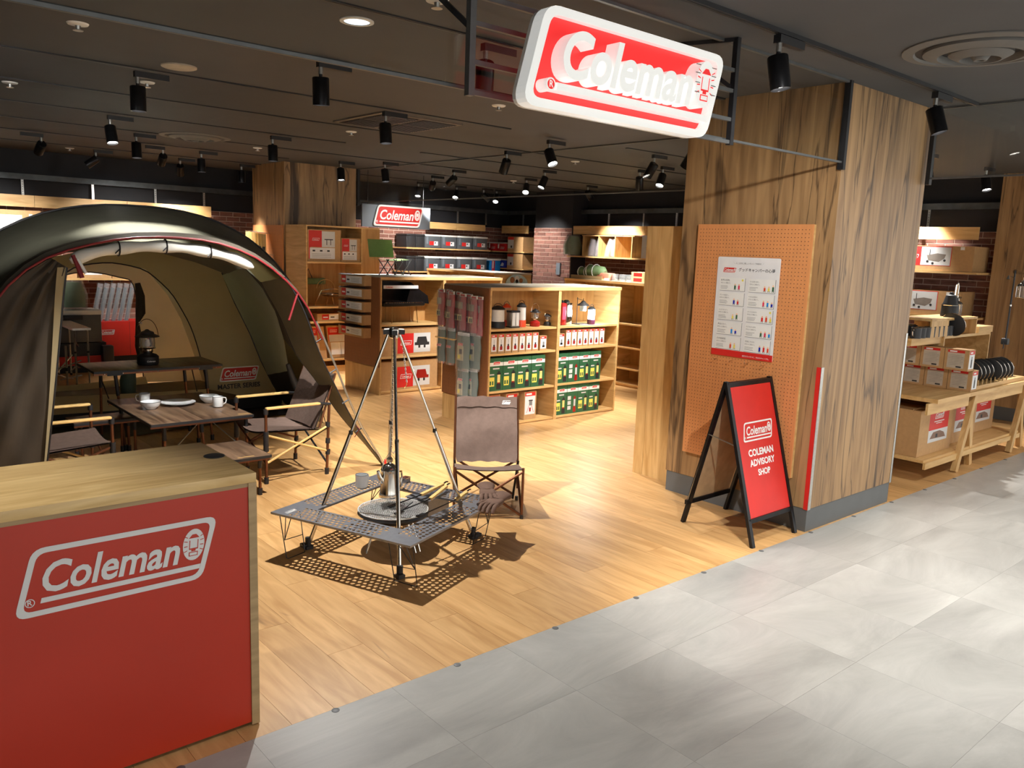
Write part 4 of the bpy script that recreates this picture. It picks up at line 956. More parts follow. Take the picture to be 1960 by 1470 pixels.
# ---------------------------------------------------------------- tent
tent = thing('two_room_tent', 'large olive and tan tent with red trim at the left, its front open', 'tent', (0, 0, 0))
def resample(P, n):
    P = [Vector(p) for p in P]; d = [0]
    for a, b_ in zip(P, P[1:]): d.append(d[-1]+(b_-a).length)
    out = []
    for i in range(n):
        s_ = d[-1]*i/(n-1); k = max(j for j in range(len(P)) if d[j] <= s_+1e-9); k = min(k, len(P)-2)
        t_ = (s_-d[k])/max(d[k+1]-d[k], 1e-9); out.append(P[k].lerp(P[k+1], t_))
    return out
def smooth(P, it=2):
    for _ in range(it): P = [P[0]]+[(P[i-1]+P[i]*2+P[i+1])/4 for i in range(1, len(P)-1)]+[P[-1]]
    return P
def loft(b, secs, m, sm=True, wr=0, seed=1):
    n = len(secs[0]); rn = random.Random(seed); vs = []
    for j, s_ in enumerate(secs):
        for i, p in enumerate(s_): vs.append(Vector(p)+Vector((0, 0, wr*math.sin(i*1.7+j*.9+seed)*.5+wr*(rn.random()-.5))))
    b.add(vs, [(j*n+i, j*n+i+1, (j+1)*n+i+1, (j+1)*n+i) for j in range(len(secs)-1) for i in range(n-1)], m, sm); return b
def mixs(A, C_, k): return [[a.lerp(c, j/k) for a, c in zip(A, C_)] for j in range(k+1)]
NS = 40
F2 = [(.25, 0), (.35, .3), (.5, .7), (.7, 1.2), (.85, 1.444), (.92, 1.533), (1.09, 1.659), (1.28, 1.724), (1.51, 1.785), (1.71, 1.804), (2.01, 1.803), (2.19, 1.774), (2.42, 1.69), (2.57, 1.589), (2.78, 1.40), (2.85, 1.25), (2.99, .955), (3.23, .40), (3.49, 0)]
HF = smooth(resample([(x, 5.6, z) for x, z in F2], NS), 1)
def sup(c, w_, h, y, n=2.4): 
    return resample([(c-w_*math.copysign(abs(math.cos(t_))**(2/n), math.cos(t_)), y, h*abs(math.sin(t_))**(2/n)) for t_ in [PI*i/60 for i in range(61)]], NS)
HM = sup(2.13, 1.72, 2.045, 7.35); H3 = sup(2.36, 1.70, 1.97, 8.5); HR = sup(2.6, 1.5, 1.6, 10.5)
up_ = lambda P, dz, dy=0: [Vector((p.x, p.y+dy, p.z+dz*(p.z > .05))) for p in P]
secs = [p for p in mixs(up_(HF, .03, .10), HM, 8)]+mixs(HM, H3, 4)[1:]+mixs(H3, HR, 6)[1:]
n0, n1 = 0, NS
cutr = lambda P, k: P[:k]
b = B(); loft(b, [cutr(s_, 29) for s_ in mixs(up_(HF, .03, .10), HM, 8)], m_tolive, wr=.006); loft(b, mixs(HM, H3, 4)+mixs(H3, HR, 6)[1:], m_tolive, wr=.006); ob('fly', b, tent)
b = B(); loft(b, [up_(HF, -.002)[:30], up_(HF, .03, .02)[:30], up_(HF, .035, .11)[:30]], m_tdark); ob('front_band', b, tent)
b = B(); b.tube([HF[i]+Vector((0, -.004, -.002)) for i in range(2, 31)], .007, m_tred, 8); ob('red_trim', b, tent)
PO = [HF[i]+Vector((.01, .0, .012)) for i in range(29, NS)]; PO[-1].z = 0.0
b = B(); b.tube(PO, .0085, m_alu, 8); b.tube([PO[-1]+Vector((0, 0, .06)), PO[-1]], .011, m_redb, 8); ob('main_pole', b, tent)
for i in (30, 32, 34, 36): b = B(); b.tube([HF[i]+Vector((-.05, 0, -.02)), HF[i]+Vector((.01, 0, .01))], .006, m_black, 6); ob('pole_clip', b, tent)
b = B(); b.tube([HF[27], HF[27]+Vector((-.07, 0, -.2))], .008, m_tred, 6); ob('strap', b, tent)
b = B(); loft(b, [up_(p, -.014)[:29] for p in mixs(up_(HF, .0), HM, 6)], m_tdark, wr=.004); loft(b, [[q.lerp(Vector((2.2, q.y, .6)), .012) for q in s_] for s_ in mixs(HM, H3, 3)], m_ttan); ob('fly_lining', b, tent)
# black piping over the ridge of the fly
b = B(); b.tube([p+Vector((0, 0, .006)) for p in HM[1:-1]], .010, m_black, 6); ob('ridge_piping', b, tent)
# side flap pegged out at the front right
STI= [(2.715, 6.200, 1.479), (2.754, 6.146, 1.359), (2.794, 6.092, 1.272), (2.846, 6.038, 1.110), (2.894, 5.984, 0.913), (2.993, 5.930, 0.784), (3.084, 5.876, 0.627), (3.158, 5.822, 0.483), (3.243, 5.768, 0.354), (3.382, 5.714, 0.182), (3.516, 5.660, -0.008)]
STO= [(2.631, 5.600, 1.548), (2.712, 5.600, 1.435), (2.778, 5.600, 1.318), (2.819, 5.600, 1.212), (2.866, 5.600, 1.081), (2.913, 5.600, 0.959), (3.010, 5.600, 0.771), (3.101, 5.600, 0.598), (3.195, 5.600, 0.421), (3.339, 5.600, 0.211), (3.504, 5.600, 0.008)]
ROLL= [(1.246, 5.660, 1.632), (1.321, 5.660, 1.672), (1.444, 5.660, 1.705), (1.601, 5.660, 1.729), (1.763, 5.660, 1.741), (1.932, 5.660, 1.736), (2.107, 5.660, 1.713), (2.290, 5.660, 1.674), (2.422, 5.660, 1.611)]
CUT= [(1.211, 5.600, 1.596), (1.186, 5.600, 1.443), (1.163, 5.600, 1.251), (1.130, 5.600, 0.993), (1.099, 5.600, 0.765), (1.051, 5.600, 0.432)]
CUT.append((.985, 5.6, .02))
sti = resample(STI, 24); sto = resample(STO, 24)
sti = smooth(sti); sto = smooth(sto)
b = B(); loft(b, mixs(sti, sto, 5), m_tflap, wr=.003, seed=4); loft(b, [[p+Vector((.0, .012, -.004)) for p in s_] for s_ in mixs(sti, sto, 5)], m_tflap); ob('side_flap', b, tent)
b = B(); b.tube(sti, .004, m_black, 5); b.tube(sto[:-1], .005, m_black, 5); ob('flap_hem', b, tent)
b = B(); b.tube([sto[17], sto[17]+Vector((.02, -.02, -.03)), sto[17]+Vector((.0, .02, -.1))], .003, m_tred, 5); b.tube([Vector((3.49, 5.62, .01)), Vector((3.56, 5.5, .0))], .004, m_black, 5); ob('peg_strap', b, tent)
# front wall: left half hanging dark, with a pale hem
cut = smooth(resample(CUT, 20), 1); cut[-1].z = .02
fl = resample([(1.12, 5.62, 1.66), (.92, 5.62, 1.52), (.8, 5.62, 1.34), (.5, 5.62, .7), (.35, 5.62, .3), (.25, 5.62, .01)], 20)
rn = random.Random(5)
def wall(A, C_, k, amp, fy):
    out = []
    for j in range(k+1):
        out.append([a.lerp(c, j/k)+Vector((0, -amp*math.sin(PI*j/k)*(math.sin(i*.5+j*.9)+.7*math.sin(i*.8-j*.55+1)+.35*(rn.random()-.5)), 0)) for i, (a, c) in enumerate(zip(A, C_))])
    return out
b = B(); loft(b, wall(fl, cut, 26, .012, 0), m_tbrown); ob('front_wall', b, tent)
hem = [p+Vector((-.055*(1-i/22), -.012, 0)) for i, p in enumerate(cut)]
b = B(); loft(b, mixs(hem, cut, 4), m_ttan, wr=.002); b.tube(cut, .006, m_black, 6); ob('door_hem', b, tent)
# rolled-up front door under the arch
rl = smooth(resample(ROLL, 34), 2)
b = B(); b.tube(rl, [.037+.010*math.sin(i*.9)*(.5)+(.0 if 0 < i < 33 else -.02) for i in range(34)], M('rolled_door_fabric', srgb(202, 202, 194), .6, 0, .05, 8, .2), 16); ob('rolled_door', b, tent)
for i in (8, 16, 24):
    b = B(); p = rl[i]; b.tube([p+Vector((.0, .043*math.cos(q), .046*math.sin(q))) for q in [2*PI*k/14 for k in range(15)]], .005, m_black, 5); b.tube([p+Vector((0, -.04, 0)), p+Vector((-.03, -.045, -.03))], .004, m_black, 5); ob('toggle', b, tent)
b = B(); b.tube([rl[1]+Vector((-.02, -.02, .02)), rl[1]+Vector((.0, -.04, -.05)), rl[0]+Vector((.05, -.05, -.10))], .014, m_tred, 8); b.tube([rl[1]+Vector((0, -.03, .0)), rl[0]+Vector((.07, -.06, -.07))], .010, m_white, 6); ob('buckle_strap', b, tent)
# inner tent: front wall with arched door, lining, rear wall with door
I1 = [(.9, 0), (1.0, .6), (1.2, 1.2), (1.6, 1.56), (2.2, 1.70), (2.6, 1.66), (3.0, 1.56), (3.26, 1.46), (3.39, 1.146), (3.554, .81), (3.667, .52), (3.8, .25), (3.95, 0.01)]
D1 = [(1.55, .30), (1.6, .9), (1.7, 1.3), (1.82, 1.479), (2.0, 1.53), (2.21, 1.548), (2.51, 1.488), (2.75, 1.259), (2.92, .94), (2.98, .75), (3.02, .586), (3.05, .45), (3.08, .25)]
I2 = [(1.3, 0), (1.35, .6), (1.5, 1.1), (1.8, 1.40), (2.2, 1.5), (2.5, 1.52), (2.8, 1.5), (3.1, 1.42), (3.35, 1.1), (3.5, .8), (3.6, .5), (3.68, .25), (3.75, 0)]
D2 = [(2.05, .04), (2.05, .6), (2.08, 1.0), (2.12, 1.25), (2.2, 1.33), (2.35, 1.365), (2.5, 1.372), (2.65, 1.35), (2.94, 1.28), (3.0, 1.0), (3.0, .7), (3.02, .4), (3.03, .04)]
v3 = lambda P, y: [Vector((x, y, z)) for x, z in P]
i1 = v3(I1, 8.42); d1 = v3(D1, 8.42); i2 = v3(I2, 10.4); d2 = v3(D2, 10.4)
b = B(); loft(b, mixs(i1, d1, 3), m_ttan, sm=False); loft(b, [[Vector((1.55, 8.42, .30)), Vector((2.3, 8.42, .27)), Vector((3.08, 8.42, .25))], [Vector((1.5, 8.36, .14)), Vector((2.3, 8.36, .12)), Vector((3.1, 8.4, .1))]], m_ttan); ob('inner_front_wall', b, tent)
b = B(); b.tube(smooth(resample([p+Vector((0, -.006, 0)) for p in d1], 40), 1), .006, m_black, 6); b.tube([p+Vector((0, -.006, 0)) for p in i1[7:]], .006, m_ink, 6); ob('door_piping', b, tent)
b = B(); loft(b, mixs(i1, i2, 10), m_tcream, wr=.006, seed=2); ob('inner_lining', b, tent)
b = B(); loft(b, mixs(i2, d2, 2), m_tcream, sm=False); ob('inner_rear_wall', b, tent)
b = B(); b.tube(resample([p+Vector((0, -.006, 0)) for p in d2], 40), .006, m_black, 6); ob('rear_piping', b, tent)
b = B(); b.tube([(2.98, 10.32, 1.25), (3.0, 10.3, 1.1), (2.99, 10.28, .9), (2.95, 10.28, .78), (2.97, 10.3, .5), (3.02, 10.3, .2)], [.03, .05, .055, .02, .05, .045], m_tdark, 12); b.tube([(2.95, 10.28, .79), (2.99, 10.24, .78), (3.0, 10.3, .77)], .01, m_white, 6); ob('rolled_rear_door', b, tent)
b = B(); loft(b, [[Vector((1.5, 10.38, .10)), Vector((2.2, 10.36, .07)), Vector((3.05, 10.38, .11))], [Vector((1.5, 10.3, .02)), Vector((2.2, 10.28, .02)), Vector((3.05, 10.3, .03))]], m_tcream); ob('rear_sill', b, tent)
# inner floor and dark ground sheet in front of it
b = B(); b.grid(lambda a, c: Vector((1.0+2.9*a, 7.55+(.9)*c+.35*a*(1-c), .006+.012*math.sin(9*a+5*c)**2)), 16, 8, m_tblack); ob('ground_sheet', b, tent)
b = B(); b.grid(lambda a, c: Vector((1.0+2.9*a, 8.40-.02*c, .01+.13*c+.012*math.sin(14*a))), 24, 4, m_tblack); ob('mud_wall', b, tent)
b = B(); b.grid(lambda a, c: Vector((1.2+2.5*a, 8.44+1.9*c, .02+.01*math.sin(9*a+7*c))), 12, 10, M('tent_floor_brown', srgb(120, 104, 84), .8, 0, .1)); ob('inner_floor', b, tent)
GG = [(3.257, 8.40, 1.434), (3.389, 8.40, 1.146), (3.554, 8.40, .809), (3.667, 8.40, .52), (3.736, 8.40, .36)]
G2 = [(3.081, 7.42, 1.551), (3.240, 7.42, 1.392), (3.394, 7.42, 1.118), (3.471, 7.42, .863), (3.525, 7.42, .55)]
gg = resample(GG, 14); g2 = resample(G2, 14)
b = B(); loft(b, mixs(gg, g2, 14), m_tgrey, wr=.004, seed=6); ob('side_panel', b, tent)
b = B(); loft(b, mixs([Vector((3.736, 8.38, .36)), Vector((3.85, 8.38, .12)), Vector((3.95, 8.36, .0))], [Vector((3.525, 7.42, .55)), Vector((3.60, 7.42, .25)), Vector((3.66, 7.42, .02))], 5), m_tblack); ob('side_skirt', b, tent)
b = B(); loft(b, mixs([Vector(p) for p in resample(G2[:4], 12)], resample([tuple(p) for p in sti[:9]], 12), 5), m_tdark, wr=.004); ob('side_lining', b, tent)
b = B(); b.tube([(3.50, 7.40, .62), (3.56, 7.40, .45), (3.63, 7.38, .28), (3.70, 7.36, .1), (3.74, 7.36, .02)], [.02, .035, .035, .03, .02], m_tblack, 10); ob('rolled_side_door', b, tent)
# badge and print on the inner wall
b = logo(.445, m_white, m_redb, m_white, .001); ob('badge', b, tent, (3.205, 8.408, .315))
b = B(); put_text(b, 'MASTER SERIES', 3.19, .238, .465, m_ink, 8.41, .03, 0); ob('lettering', b, tent)
b = B(); b.tube([(3.40, 6.9, .98), (3.86, 7.3, .0)], .003, m_ink, 5); ob('guy_line', b, tent)

# ---------------------------------------------------------------- cartons
def pic_lantern(b, x, z, w_, h, y, body=m_ink, glow=None):
    g = glow or m_lgrey
    b.rect(x+w_*.3, z+h*.35, x+w_*.7, z+h*.75, g, y); b.rect(x+w_*.2, z+h*.75, x+w_*.8, z+h*.84, body, y); b.rect(x+w_*.35, z+h*.84, x+w_*.65, z+h*.93, body, y)
    b.rect(x+w_*.18, z, x+w_*.82, z+h*.28, body, y); b.rect(x+w_*.3, z+h*.28, x+w_*.7, z+h*.35, m_redm, y)
def para_label(b, x, z, w_, y, m=m_red, t=m_white):
    h = w_*.33; b.add([(x, y, z), (x+w_*.92, y, z), (x+w_, y, z+h), (x+w_*.08, y, z+h)], [(0, 1, 2, 3)], t)
    b.add([(x+w_*.04, y-.0004, z+h*.1), (x+w_*.89, y-.0004, z+h*.1), (x+w_*.96, y-.0004, z+h*.9), (x+w_*.11, y-.0004, z+h*.9)], [(0, 1, 2, 3)], m)
    put_text(b, 'Coleman', x+w_*.16, z+h*.28, w_*.66, t, y-.0008, .02, .2)
def carton(name, label, w_, d, h, front=None, side=None, body=m_kraft, group=None, sidel=None, top=None):
    """local x 0..w, y 0..d, z 0..h; front faces -Y, side is the -X face"""
    t = thing(name, label, 'box', (0, 0, 0), 0, group)
    b = B(); b.box(0, 0, 0, w_, d, h, body); b.box(w_*.46, -.0004, h-.0005, w_*.54, d+.0004, h+.0004, m_kraftd if body == m_kraft else body); ob('carton', b, t)
    if front: b = B(); front(b, w_, h); ob('printed_label', b, t)
    if side:
        b = B(); side(b, d, h); o = ob('side_label', b, t, (0, d, 0), -PI/2)
    return t
def f_green(b, w_, h):
    b.rect(.0, 0, w_, h, m_green, -.0006); b.rect(0, h*.76, w_, h*.87, m_white, -.0012); para_label(b, w_*.3, h*.80, w_*.5, -.0018)
    b.rect(w_*.3, h*.66, w_*.75, h*.70, m_lgrey, -.0012); b.rect(w_*.06, h*.14, w_*.42, h*.42, m_yellow, -.0012); pic_lantern(b, w_*.48, h*.04, w_*.48, h*.60, -.0018, m_ink, m_gold)
    b.rect(w_*.1, h*.18, w_*.2, h*.3, m_green, -.0018); b.rect(w_*.26, h*.18, w_*.36, h*.3, m_green, -.0018); b.rect(w_*.08, h*.48, w_*.4, h*.52, m_lgrey, -.0012)
def f_green2(b, w_, h):
    b.rect(.0, 0, w_, h, m_green, -.0006); b.rect(0, h*.76, w_, h*.87, m_white, -.0012); para_label(b, w_*.3, h*.80, w_*.5, -.0018)
    for r in range(3): b.rect(w_*.08, h*(.14+.17*r), w_*.38, h*(.27+.17*r), m_lgrey, -.0012)
    pic_lantern(b, w_*.52, h*.04, w_*.4, h*.60, -.0018, m_redm, m_lgrey)
def f_tall(b, w_, h):
    b.rect(w_*.1, h*.1, w_*.9, h*.97, m_whitep, -.0006); b.rect(w_*.1, h*.84, w_*.9, h*.97, m_red, -.0012); b.rect(w_*.2, h*.88, w_*.6, h*.93, m_white, -.0018)
    b.rect(w_*.47, h*.4, w_*.53, h*.72, m_greyink, -.0012); b.rect(w_*.3, h*.17, w_*.7, h*.36, m_redm, -.0012); b.rect(w_*.38, h*.36, w_*.62, h*.46, m_ink, -.0012)
def f_short(b, w_, h):
    b.rect(w_*.08, h*.12, w_*.92, h*.96, m_whitep, -.0006); b.rect(w_*.08, h*.8, w_*.92, h*.96, m_red, -.0012); b.rect(w_*.2, h*.85, w_*.6, h*.91, m_white, -.0018); b.rect(w_*.4, h*.25, w_*.65, h*.6, m_greyink, -.0012); b.rect(w_*.35, h*.22, w_*.7, h*.34, m_ink, -.0012)
def f_hang(b, w_, h):
    b.rect(w_*.06, h*.18, w_*.9, h*.97, m_whitep, -.0006); b.rect(w_*.06, h*.84, w_*.9, h*.97, m_red, -.0012); b.rect(w_*.14, h*.88, w_*.6, h*.94, m_white, -.0018); b.rect(w_*.4, h*.5, w_*.66, h*.66, m_greyink, -.0012); b.rect(w_*.36, h*.66, w_*.7, h*.7, m_ink, -.0012); b.rect(w_*.42, h*.28, w_*.56, h*.42, m_redm, -.0012)
    b.add([(w_*.2, -.0012, h*.24), (w_*.23, -.0012, h*.24), (w_*.42, -.0012, h*.5), (w_*.39, -.0012, h*.5)], [(0, 1, 2, 3)], m_red); b.add([(w_*.78, -.0012, h*.24), (w_*.81, -.0012, h*.24), (w_*.62, -.0012, h*.5), (w_*.59, -.0012, h*.5)], [(0, 1, 2, 3)], m_red)
def f_plain(b, w_, h): b.rect(w_*.1, h*.7, w_*.3, h*.9, m_whitep, -.0006)
def f_long(b, w_, h):
    b.rect(w_*.12, h*.2, w_*.3, h*.92, m_redb, -.0006); b.rect(w_*.15, h*.45, w_*.27, h*.6, m_white, -.0012); b.rect(w_*.3, h*.2, w_*.92, h*.92, m_whitep, -.0006); b.rect(w_*.34, h*.45, w_*.44, h*.6, m_ink, -.0012)
    for k in range(4): b.rect(w_*.5, h*(.32+.12*k), w_*(.8+.03*(k % 2)), h*(.35+.12*k), m_greyink, -.0012)
def f_big(col, shape):
    def f(b, w_, h):
        b.rect(w_*.28, h*.08, w_*.56, h*.8, m_red, -.0006); b.rect(w_*.56, h*.1, w_*.86, h*.8, m_lgrey, -.0006); para_label(b, w_*.33, h*.38, w_*.2, -.0012)
        x0, z0, ww, hh = w_*.58, h*.3, w_*.26, h*.36
        b.add([(x0+ww*.12, -.0012, z0+hh*.45), (x0+ww*.88, -.0012, z0+hh*.45), (x0+ww*.78, -.0012, z0+hh), (x0+ww*.2, -.0012, z0+hh)], [(0, 1, 2, 3)], col); b.rect(x0, z0+hh*.15, x0+ww, z0+hh*.45, col if shape else m_ink, -.0012)
        b.rect(x0+ww*.25, z0-hh*.12, x0+ww*.38, z0+hh*.15, m_ink, -.0012); b.rect(x0+ww*.62, z0-hh*.12, x0+ww*.75, z0+hh*.15, m_ink, -.0012)
    return f
def f_manual(b, w_, h):
    b.rect(w_*.03, h*.45, w_*.42, h*.97, m_redb, -.0006); b.rect(w_*.03, h*.08, w_*.42*.2, h*.45, m_redb, -.0006); b.rect(w_*.42, h*.45, w_*.82, h*.95, m_lgrey, -.0006); b.rect(w_*.06, h*.08, w_*.82, h*.43, m_whitep, -.0008); para_label(b, w_*.13, h*.65, w_*.22, -.0012)
    b.rect(w_*.5, h*.68, w_*.76, h*.71, m_ink, -.0012); b.rect(w_*.56, h*.52, w_*.58, h*.68, m_ink, -.0012); b.rect(w_*.68, h*.52, w_*.7, h*.68, m_ink, -.0012)
    for k in range(3): b.rect(w_*(.14+.22*k), h*.31, w_*(.22+.22*k), h*.36, m_ink, -.0012); b.rect(w_*.12, h*(.13+.05*k), w_*.7, h*(.14+.05*k), m_greyink, -.0012)
def f_wagon(b, w_, h):
    b.rect(w_*.0, h*.2, w_*.22, h*.98, m_red, -.0006); b.rect(w_*.22, h*.2, w_*.68, h*.98, m_red, -.0006); b.rect(w_*.225, h*.22, w_*.67, h*.95, m_lgrey, -.0012); para_label(b, w_*.02, h*.5, w_*.17, -.0012)
    gm = M('wagon_print', srgb(128, 118, 108), .6)
    b.add([(w_*.34, -.0018, h*.42), (w_*.5, -.0018, h*.36), (w_*.58, -.0018, h*.5), (w_*.6, -.0018, h*.66), (w_*.47, -.0018, h*.7), (w_*.31, -.0018, h*.62)], [(0, 1, 2, 3, 4, 5)], gm)
    b.rect(w_*.35, h*.62, w_*.36, h*.86, m_ink, -.0018)
    for x, z in ((.33, .37), (.41, .30), (.585, .42)): b.add([(w_*x+h*.05*math.cos(q), -.0024, h*z+h*.05*math.sin(q)) for q in [2*PI*k/10 for k in range(10)]], [tuple(range(10))], m_ink)
    b.rect(w_*.8, h*.85, w_*.86, h*.97, m_white, -.0006)
def f_tent(b, w_, h):
    b.rect(w_*.28, h*.52, w_*.86, h*.96, m_redb, -.0006); b.rect(w_*.28, h*.25, w_*.86, h*.52, m_lgrey, -.0006); logo(w_*.28, m_white, y=-.0012, b=b, T0=Matrix.Translation((w_*.43, 0, h*.76))); b.rect(w_*.42, h*.69, w_*.72, h*.71, m_white, -.0012); b.rect(w_*.48, h*.65, w_*.66, h*.665, m_white, -.0012)
    gm = M('tent_print', srgb(132, 104, 88), .6); b.add([(w_*.33, -.0012, h*.33), (w_*.81, -.0012, h*.31), (w_*.75, -.0012, h*.42), (w_*.62, -.0012, h*.48), (w_*.42, -.0012, h*.47)], [(0, 1, 2, 3, 4)], gm); b.rect(w_*.5, h*.34, w_*.56, h*.42, m_ink, -.0018)
def s_text(b, w_, h):
    b.rect(w_*.12, h*.1, w_*.82, h*.95, M('beige_print', srgb(190, 176, 156), .6), -.0006); b.rect(w_*.12, h*.83, w_*.82, h*.95, m_redb, -.0012); b.rect(w_*.2, h*.86, w_*.5, h*.92, m_white, -.0018)
    for k in range(7): b.rect(w_*.18, h*(.25+.075*k), w_*(.7+.04*(k % 3)), h*(.262+.075*k), m_greyink, -.0012)
    b.rect(w_*.5, h*.13, w_*.72, h*.2, m_ink, -.0012)
def f_bottle(b, w_, h):
    b.rect(w_*.08, h*.1, w_*.92, h*.96, m_whitep, -.0006); b.rect(w_*.08, h*.78, w_*.92, h*.96, m_redb, -.0012); b.rect(w_*.2, h*.83, w_*.6, h*.9, m_white, -.0018); b.rect(w_*.38, h*.16, w_*.6, h*.55, m_coold, -.0012); b.rect(w_*.43, h*.55, w_*.55, h*.68, m_ink, -.0012)

# ---------------------------------------------------------------- gondola shelving
def gondola(label, loc, rz, mods, shelves, depth=.76, h=1.43, back=None, dback=.40, endwood=True):
    """mods = list of module widths; shelves = list of lists of shelf tops"""
    t = thing('shelf_unit', label, 'shelf', loc, rz, None); tot = sum(mods)
    b = B(); b.box(-.005, -.006, h-.03, tot+.005, depth+.006, h, M('shelf_top', srgb(176, 164, 142), .5, 0, .04, 6)); b.box(-.005, -.008, h-.034, tot+.005, -.005, h-.002, m_pine); ob('top', b, t)
    x = 0
    for k, w_ in enumerate(mods):
        for xx in ((x, x+.02),) + (((x+w_-.02, x+w_),)):
            b = B(); b.box(xx[0], 0, 0, xx[1], depth, h-.03, m_piney); ob('side_panel', b, t)
        b = B(); b.box(x+.02, dback, .0, x+w_-.02, dback+.012, h-.03, back or m_ply); ob('back_panel', b, t)
        for z in shelves[k]:
            b = B(); b.box(x+.02, .012, z-.022, x+w_-.02, dback, z, m_pine); ob('shelf', b, t)
        x += w_
    b = B(); b.box(0, .03, 0, tot, .05, .028, m_pine); ob('plinth', b, t)
    return t
LG = gondola('two-bay wooden shelf unit holding lanterns and their boxes in the middle of the shop', (5.11, 6.27, 0), 0, [.955, .955], [[1.01, .762, .378, .03], [1.012, .775, .386, .03]])
b = B(); b.box(-.006, 0, 0, 0, .76, .26, m_pinez); ob('end_plinth', b, LG)
pegboard(LG, Tm((-.004, .76, .27), -PI/2), .76, 1.15, m_pegb, .014, .04)
# rows of cartons on it
def row(proto_fn, n, x0, pitch, y, z, lab, group, base=(5.11, 6.27), rz=0, jit=.004):
    rp = None
    for k in range(n):
        lb = lab % ORD[k]
        if rp is None: rp = Rep(proto_fn(lb, group))
        rp.put((base[0]+x0+k*pitch, base[1]+y+random.uniform(0, jit), z), rz, lb, group)
tallc = lambda lb, g: carton('lantern_carton', lb, .083, .16, .195, f_tall, None, m_kraft, g)
row(tallc, 7, .05, .094, .03, .763, 'tall narrow kraft carton, %s from the left on the second shelf, left bay', 'narrow cartons, left bay')
row(tallc, 7, 1.10, .088, .03, .776, 'tall narrow kraft carton, %s from the left on the second shelf, right bay', 'narrow cartons, right bay')
shc = lambda lb, g: carton('lantern_carton', lb, .095, .16, .155, f_short, None, m_kraft, g)
row(shc, 1, .72, .1, .03, .763, 'shorter carton with dark lantern picture ending the left bay second shelf, the %s', None)
row(shc, 1, .985, .1, .03, .776, 'shorter carton with dark lantern picture starting the right bay second shelf, the %s', None)
gc = lambda lb, g: carton('lantern_carton', lb, .19, .2, .335, f_green, None, m_green, g)
gc2 = lambda lb, g: carton('lantern_carton', lb, .168, .2, .325, f_green, None, m_green, g)
gc3 = lambda lb, g: carton('lantern_carton', lb, .168, .2, .325, f_green2, None, m_green, g)
row(gc, 4, .03, .194, .03, .379, 'green lantern carton, %s from the left on the third shelf of the left bay', 'green cartons, left bay')
for z, nm, g in ((.387, 'third shelf', 'green cartons, right bay third shelf'), (.031, 'bottom shelf', 'green cartons, right bay bottom shelf')):
    rp = Rep(gc2('x', g)); rp3 = Rep(gc3('x', g))
    for k in range(4):
        lb = ('green carton with three small pictures, second from the left, right bay %s' % nm) if k == 1 else 'green lantern carton with yellow panel, %s from the left, right bay %s' % (ORD[k], nm)
        (rp3 if k == 1 else rp).put((5.11+.985+k*.172, 6.27+.03, z), 0, lb, g)
hc = lambda lb, g: carton('lantern_carton', lb, .17, .2, .30, f_hang, None, m_kraft, g)
row(hc, 3, .04, .245, .03, .031, 'kraft carton picturing a hanging lantern, %s from the left on the bottom shelf', 'hanging lantern cartons', jit=.02)
# lanterns on the top shelf
def led_lantern(label, x, y, z, w_, h, base_m, shade_m=m_white, cap=None, name='lantern', bail=True):
    t = thing('lantern', label, 'lantern', (x, y, z)); r = w_/2
    b = B(); b.lathe([(0, 0), (r, 0), (r, h*.26), (r*.92, h*.28)], base_m, n=20, cap=False); ob('base', b, t)
    b = B(); b.lathe([(r*.86, h*.28), (r*.9, h*.3), (r*.86, h*.82), (r*.6, h*.86)], shade_m, n=20); ob('shade', b, t)
    b = B(); b.lathe([(r*.95, h*.82), (r, h*.86), (r*.6, h*.95), (r*.2, h)], cap or base_m, n=20); ob('cap', b, t)
    if bail: b = B(); b.tube([(r*.8*math.cos(q), 0, h*(.88+.22*math.sin(q))) for q in [PI*i/10 for i in range(11)]], .003, m_ink, 5); ob('bail', b, t)
    return t
zt = 1.012
led_lantern('large white-shaded lantern with black base at the left of the top shelf', 5.335, 6.42, zt, .155, .225, m_ink)
led_lantern('orange lantern half hidden behind the silver twin lantern', 5.535, 6.52, zt, .10, .235, m_orange, m_jar, m_orange)
t = thing('twin_lantern', 'silver twin-panel lantern with black feet on the top shelf', 'lantern', (5.455, 6.34, zt))
b = B(); b.bev(0, 0, 0, .11, .08, .17, .01, m_alu); ob('body', b, t)
b = B(); b.rect(.01, .02, .05, .155, m_white, -.001); b.rect(.062, .02, .10, .155, m_white, -.001); ob('light_panel', b, t); b = B(); b.box(-.003, -.003, 0, .113, .083, .012, m_ink); ob('foot', b, t); b = B(); b.box(-.002, -.002, .155, .113, .083, .175, m_ink); ob('cap', b, t)
led_lantern('orange and white lantern with black cap in the middle of the top shelf', 5.655, 6.42, zt, .105, .25, m_orange, m_white, m_ink)
lantern('small red lantern with silver hood on the top shelf', 5.835, 6.40, zt, m_redm, .72)
lantern('tiny black lantern at the right end of the left bay top shelf', 6.015, 6.40, zt, m_ink, .5)
zt = 1.014
t = thing('twin_lantern', 'red and chrome two-sided lantern with black top in the right bay', 'lantern', (6.19, 6.36, zt))
b = B(); b.bev(0, 0, 0, .07, .12, .24, .01, m_redm); ob('red_half', b, t); b = B(); b.bev(.075, 0, 0, .16, .12, .24, .01, m_chrome); ob('chrome_half', b, t); b = B(); b.rect(.085, .09, .15, .215, m_lgrey, -.001); b.rect(.01, .06, .06, .2, m_pink, -.001); ob('pictures', b, t); b = B(); b.lathe([(.035, .24), (.04, .25), (.02, .27)], m_ink, c=(.035, .06, 0), n=14); b.lathe([(.035, .24), (.04, .25), (.02, .27)], m_ink, c=(.12, .06, 0), n=14); ob('caps', b, t)
t = thing('lantern_stand', 'black hook stand holding a hanging lantern in the right bay', 'stand', (6.46, 6.4, zt))
